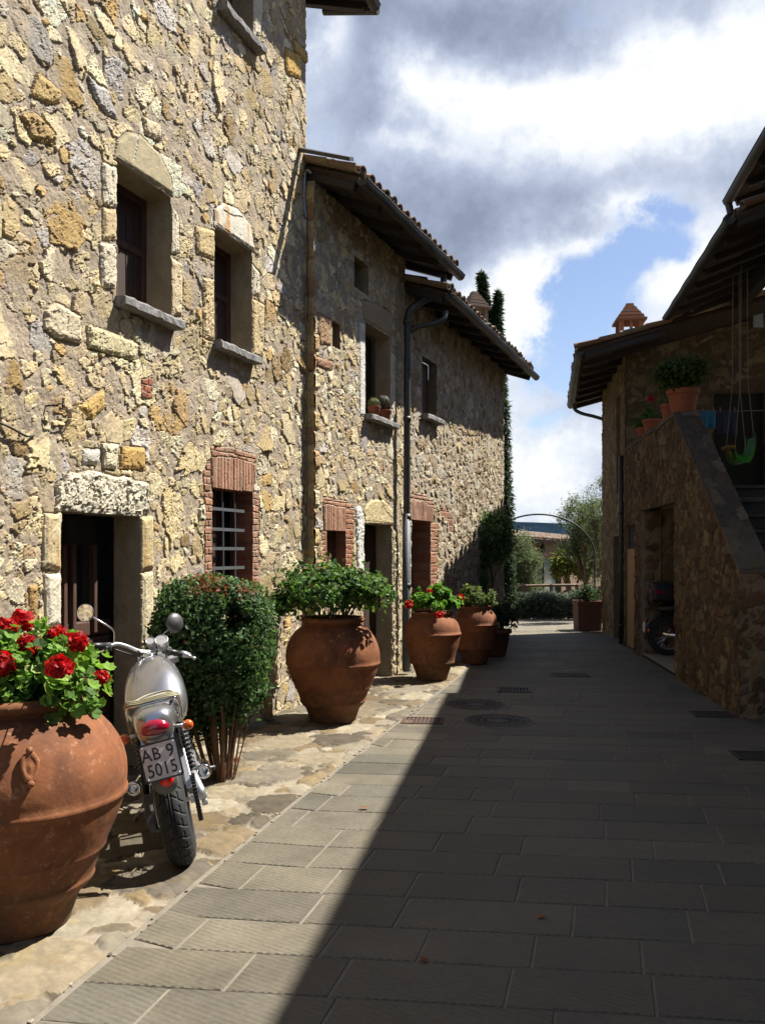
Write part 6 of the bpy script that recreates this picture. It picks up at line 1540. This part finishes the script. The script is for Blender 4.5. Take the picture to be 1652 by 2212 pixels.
OL = [(.15, .19, .10, 4), (.21, .25, .14, 3), (.08, .11, .055, 3), (.30, .34, .22, 1.4)]
def gz(px, py, Y): return P(px, py, Y)
tree('olive_tree', 'grey green olive tree seen under the left of the iron arch', (P(1125, 1300, 23)[0], 23, -.5), 2, P(1120, 1220, 23), (.68, .6, 1.0), 15000, .085, OL, seed=100, ncl=70, clr=.11)
tree('olive_tree', 'taller silvery olive tree rising behind the square planter on the right', (P(1262, 1300, 20.8)[0], 20.8, -.1), 2, P(1265, 1165, 20.8), (.78, .6, 1.1), 17000, .085, OL, seed=110, ncl=80, clr=.12)
tree('olive_tree', 'wispy olive growing up against the far right house corner', (P(1300, 1300, 19.6)[0], 19.6, -.05), 2, P(1296, 1120, 19.6), (.40, .4, 1.0), 6000, .07, OL, seed=115, ncl=36, clr=.09, tr=.03)
tree('citrus_tree', 'small yellow green tree between the olives before the ochre house', (P(1240, 1300, 25)[0], 25, -.9), 2, P(1232, 1222, 25), (.6, .5, .45), 6500, .09, [(.20, .22, .035, 4), (.28, .28, .05, 2), (.11, .14, .03, 2)], 'oval', seed=120, ncl=40)
# climbing vine on the corner of the last house
vc = np.array([(1050-CX)/F*14.9, 14.9, 0]); tv = thing('climbing_vine', 'dark leafy climber on a thin stem against the end of the low stone house', 'climber', (vc[0]+.1, vc[1], 0)); rs = np.random.RandomState(130)
m = MB(); b0 = np.array([(1058-CX)/F*14.9, 14.9, 0]); m.tube(smoothpts([b0, b0+(-.03, 0, .5), b0+(.05, 0, 1.0), P(1050, 1180, 14.9)], 5), .022, 8); m.tube(smoothpts([b0+(0, 0, .3), b0+(-.12, 0, .8), P(1025, 1190, 14.8)], 5), .012, 8); m.build('stem', M['bark'], tv)
VN = [(.09, .17, .06, 4), (.14, .23, .09, 3), (.19, .29, .13, 2)]
pt, od = clumps(rs, 9000, P(1046, 1170, 14.8), (.50, .32, .52), 80, .09, .3, -1.); pt2, od2 = clumps(rs, 1300, P(1018, 1128, 14.6), (.16, .18, .22), 18, .06, .3, -1.); pt3, od3 = clumps(rs, 500, P(1040, 1255, 14.6), (.12, .12, .2), 10, .05, .3, -1.)
leaves('foliage', np.concatenate([pt, pt2, pt3]), np.concatenate([od, od2, od3]), .06, VN, M['leaf'], tv, 131, 'oval', 1.2)
# lavender hedge: one clipped mass nobody could count
rs = np.random.RandomState(140); n = 60000
x = rs.uniform(1.6, 6.2, n); y = rs.uniform(20.4, 21.9, n); bump = fbm(x*1.6, y*1.6, 141, 3)
zt = .34+.50*bump; z = zt*rs.uniform(.0, 1., n)**.8
od = np.stack([rs.normal(0, .3, n), -np.ones(n)*.4, np.ones(n)], 1); pt = np.stack([x, y, z], 1)
lv_ = leaves('lavender_hedge', pt, od, .12, [(.13, .17, .12, 4), (.20, .25, .20, 3), (.07, .095, .065, 3), (.22, .20, .28, .5)], M['leaf'], None, 142, 'narrow', .7); tag(lv_, 'low grey green lavender hedge across the end of the lane', 'hedge', kind='stuff')
hb_ = MB(); 
rl = thing('rail_fence', 'rustic wooden rail fence with diagonal braces behind the lavender', 'fence', (4.3, 22.3, 0))
Yf = 22.3
for a_, b_, nm in ((P(1072, 1268, Yf), P(1252, 1264, Yf), 'rail'), (P(1130, 1270, Yf), P(1188, 1302, Yf), 'brace'), (P(1232, 1270, Yf), P(1190, 1300, Yf), 'brace')):
    m = MB(); m.tube(smoothpts([a_, (a_+b_)/2+(0, 0, .012), b_], 5), .035, 8); m.build(nm, M['rail'], rl, smooth=True)
for px in (1085, 1130, 1190, 1245): m = MB(); m.tube([P(px, 1262, Yf), P(px, 1345, Yf)-(0, 0, .5)], .045, 8); m.build('fence_post', M['rail'], rl)
# iron arch
Ya = 17.7; ar = thing('iron_arch', 'thin black iron garden arch over the end of the lane', 'arch', P(1163, 1350, Ya)*np.array([1, 1, 0]))
xc = (1163-CX)/F*Ya; rx = 121/F*Ya; z0_, z1_ = P(0, 1202, Ya)[2], P(0, 1111, Ya)[2]
for dy in (0, .0):
    m = MB(); m.tube([(xc+rx, Ya, -.05), (xc+rx, Ya, z0_*.6)]+[(xc+rx*math.cos(a_), Ya, z0_+(z1_-z0_)*math.sin(a_)) for a_ in np.linspace(0, math.pi, 40)]+[(xc-rx, Ya, z0_*.6), (xc-rx, Ya, -.05)], .017, 8)
    if dy == 0: m.build('hoop', M['dark_iron'], ar, smooth=True)
    break
m = MB(); m.tube(smoothpts([(xc+rx-.22, Ya-.1, .5), (xc+rx-.24, Ya-.1, 1.1), (xc+rx-.18, Ya-.1, 1.5)], 5), .018, 6); m.build('climber_stem', M['bark'], ar)
# square terracotta planter
pc = np.array([(1268-CX)/F*17.45, 17.45, 0]); pq = thing('square_planter', 'square dark terracotta planter with low foliage at the foot of the arch', 'planter', pc)
m = MB(); o = [(-.24, -.24), (.24, -.24), (.24, .24), (-.24, .24)]
m.loft([[pc+(x*s_, y*s_, z) for x, y in o] for s_, z in ((.94, .004), (.96, .04), (1., .5), (1.06, .51), (1.06, .60), (.93, .60), (.92, .5))], cap=False); m.add([pc+(x*.93, y*.93, .54) for x, y in o], [(0, 1, 2, 3)]); m.build('box', M['claybox'], pq, bevel=.006)
pt, od = clumps(np.random.RandomState(150), 900, pc+(0, 0, .72), (.26, .24, .22), 24, .05, .3, -.5); leaves('foliage', pt, od, .055, [(.04, .07, .03, 3), (.07, .11, .04, 2)], M['leaf'], pq, 151, 'oval', 1.)
# ochre house in the garden
ha, hb2 = np.array([(1070-CX)/F*26.5, 26.5, 0]), np.array([(1330-CX)/F*47, 47, 0]); th = thing('garden_house', 'low ochre plastered house with a tiled roof and a dark glazed door beyond the garden', 'house', ha)
WH = Wall(ha[:2], (hb2-ha)[:2]); L = np.linalg.norm(hb2-ha); sw0, _ = WH.sz(1138); sw1, _ = WH.sz(1212)
def zat(px, py): return WH.sz(px, py)[1]
m = MB(); a_, b_ = sorted((sw0, sw1)); zt_ = zat(1175, 1208)
for s0_, s1_, z0q, z1q in ((-2, a_, -1.4, 2.5), (b_, L, -1.4, 2.5), (a_, b_, zt_, 2.5)): z1q = 1.95; m.add([WH.pt(s0_, z0q), WH.pt(s1_, z0q), WH.pt(s1_, z1q), WH.pt(s0_, z1q)], [(0, 1, 2, 3)])
for sA_, sB_ in ((a_, a_), (b_, b_)): m.add([WH.pt(sA_, -1.4), WH.pt(sA_, -1.4, -.25), WH.pt(sA_, zt_, -.25), WH.pt(sA_, zt_)], [(0, 1, 2, 3)])
m.add([WH.pt(-2, -1.4), WH.pt(-2, -1.4, -7), WH.pt(-2, 1.95, -7), WH.pt(-2, 1.95)], [(0, 1, 2, 3)]); m.build('wall', M['plaster'], th)
lt2 = MB(); lt2.add([WH.pt(a_-.3, zt_, .01), WH.pt(b_+.3, zt_, .01), WH.pt(b_+.3, zt_+.28, .01), WH.pt(a_-.3, zt_+.28, .01)], [(0, 1, 2, 3)]); lt2.build('lintel', M['claybox'], th)
dg_ = MB(); dg_.add([WH.pt(a_, -1.4, -.2), WH.pt(b_, -1.4, -.2), WH.pt(b_, zt_, -.2), WH.pt(a_, zt_, -.2)], [(0, 1, 2, 3)]); dgo = dg_.build('glazed_door', simple('curtained_glass', (.12, .15, .15), .15, var=.2), th)
for f_ in (0.02, .48, .56, .98): m = MB(); m.beam(WH.pt(a_+(b_-a_)*f_, -1.4, -.17), WH.pt(a_+(b_-a_)*f_, zt_, -.17), .12, .08, up=WH.n); m.build('door_frame', simple('dark_green_paint', (.02, .04, .035), .4), dgo)
roof(th, WH.pt(-2.6, 1.95, .4), WH.pt(L, 1.95, .4), -WH.n, R(10), 2.4, seed=31, tile_sp=.24, gutter=False, rafters=False)
wl_ = MB(); c = WH.pt(WH.sz(1163)[0], zat(1163, 1185), .15); wl_.ball(c, (.10, .10, .16), 8); wl_.tube([c+(0, 0, .1), c+(0, 0, .45)], .03, 6); wl_.build('wall_lamp', M['dark_iron'], th)
gp1 = thing('potted_geranium', 'bushy pot of pink flowers beside the garden house door', 'potted plant', P(1126, 1285, 24.2)); c = P(1127, 1268, 24.2)
m = MB(); m.lathe([(.001, -1.2), (.2, -1.2), (.26, -.25), (.28, -.2), (.24, -.2)], c, 16); m.build('pot', M['claybox'], gp1)
pt, od = clumps(np.random.RandomState(160), 700, c+(0, 0, .0), (.38, .3, .25), 24, .06, .3, -.8); leaves('foliage', pt, od, .08, [(.08, .13, .05, 3), (.13, .18, .06, 2)], M['leaf'], gp1, 161, 'oval', 1.)
for k_, (px, py) in enumerate(((1126, 1261), (1161, 1297))): flower_head(gp1, P(px, py, 23.9), .07, 170+k_) if k_ == 0 else None
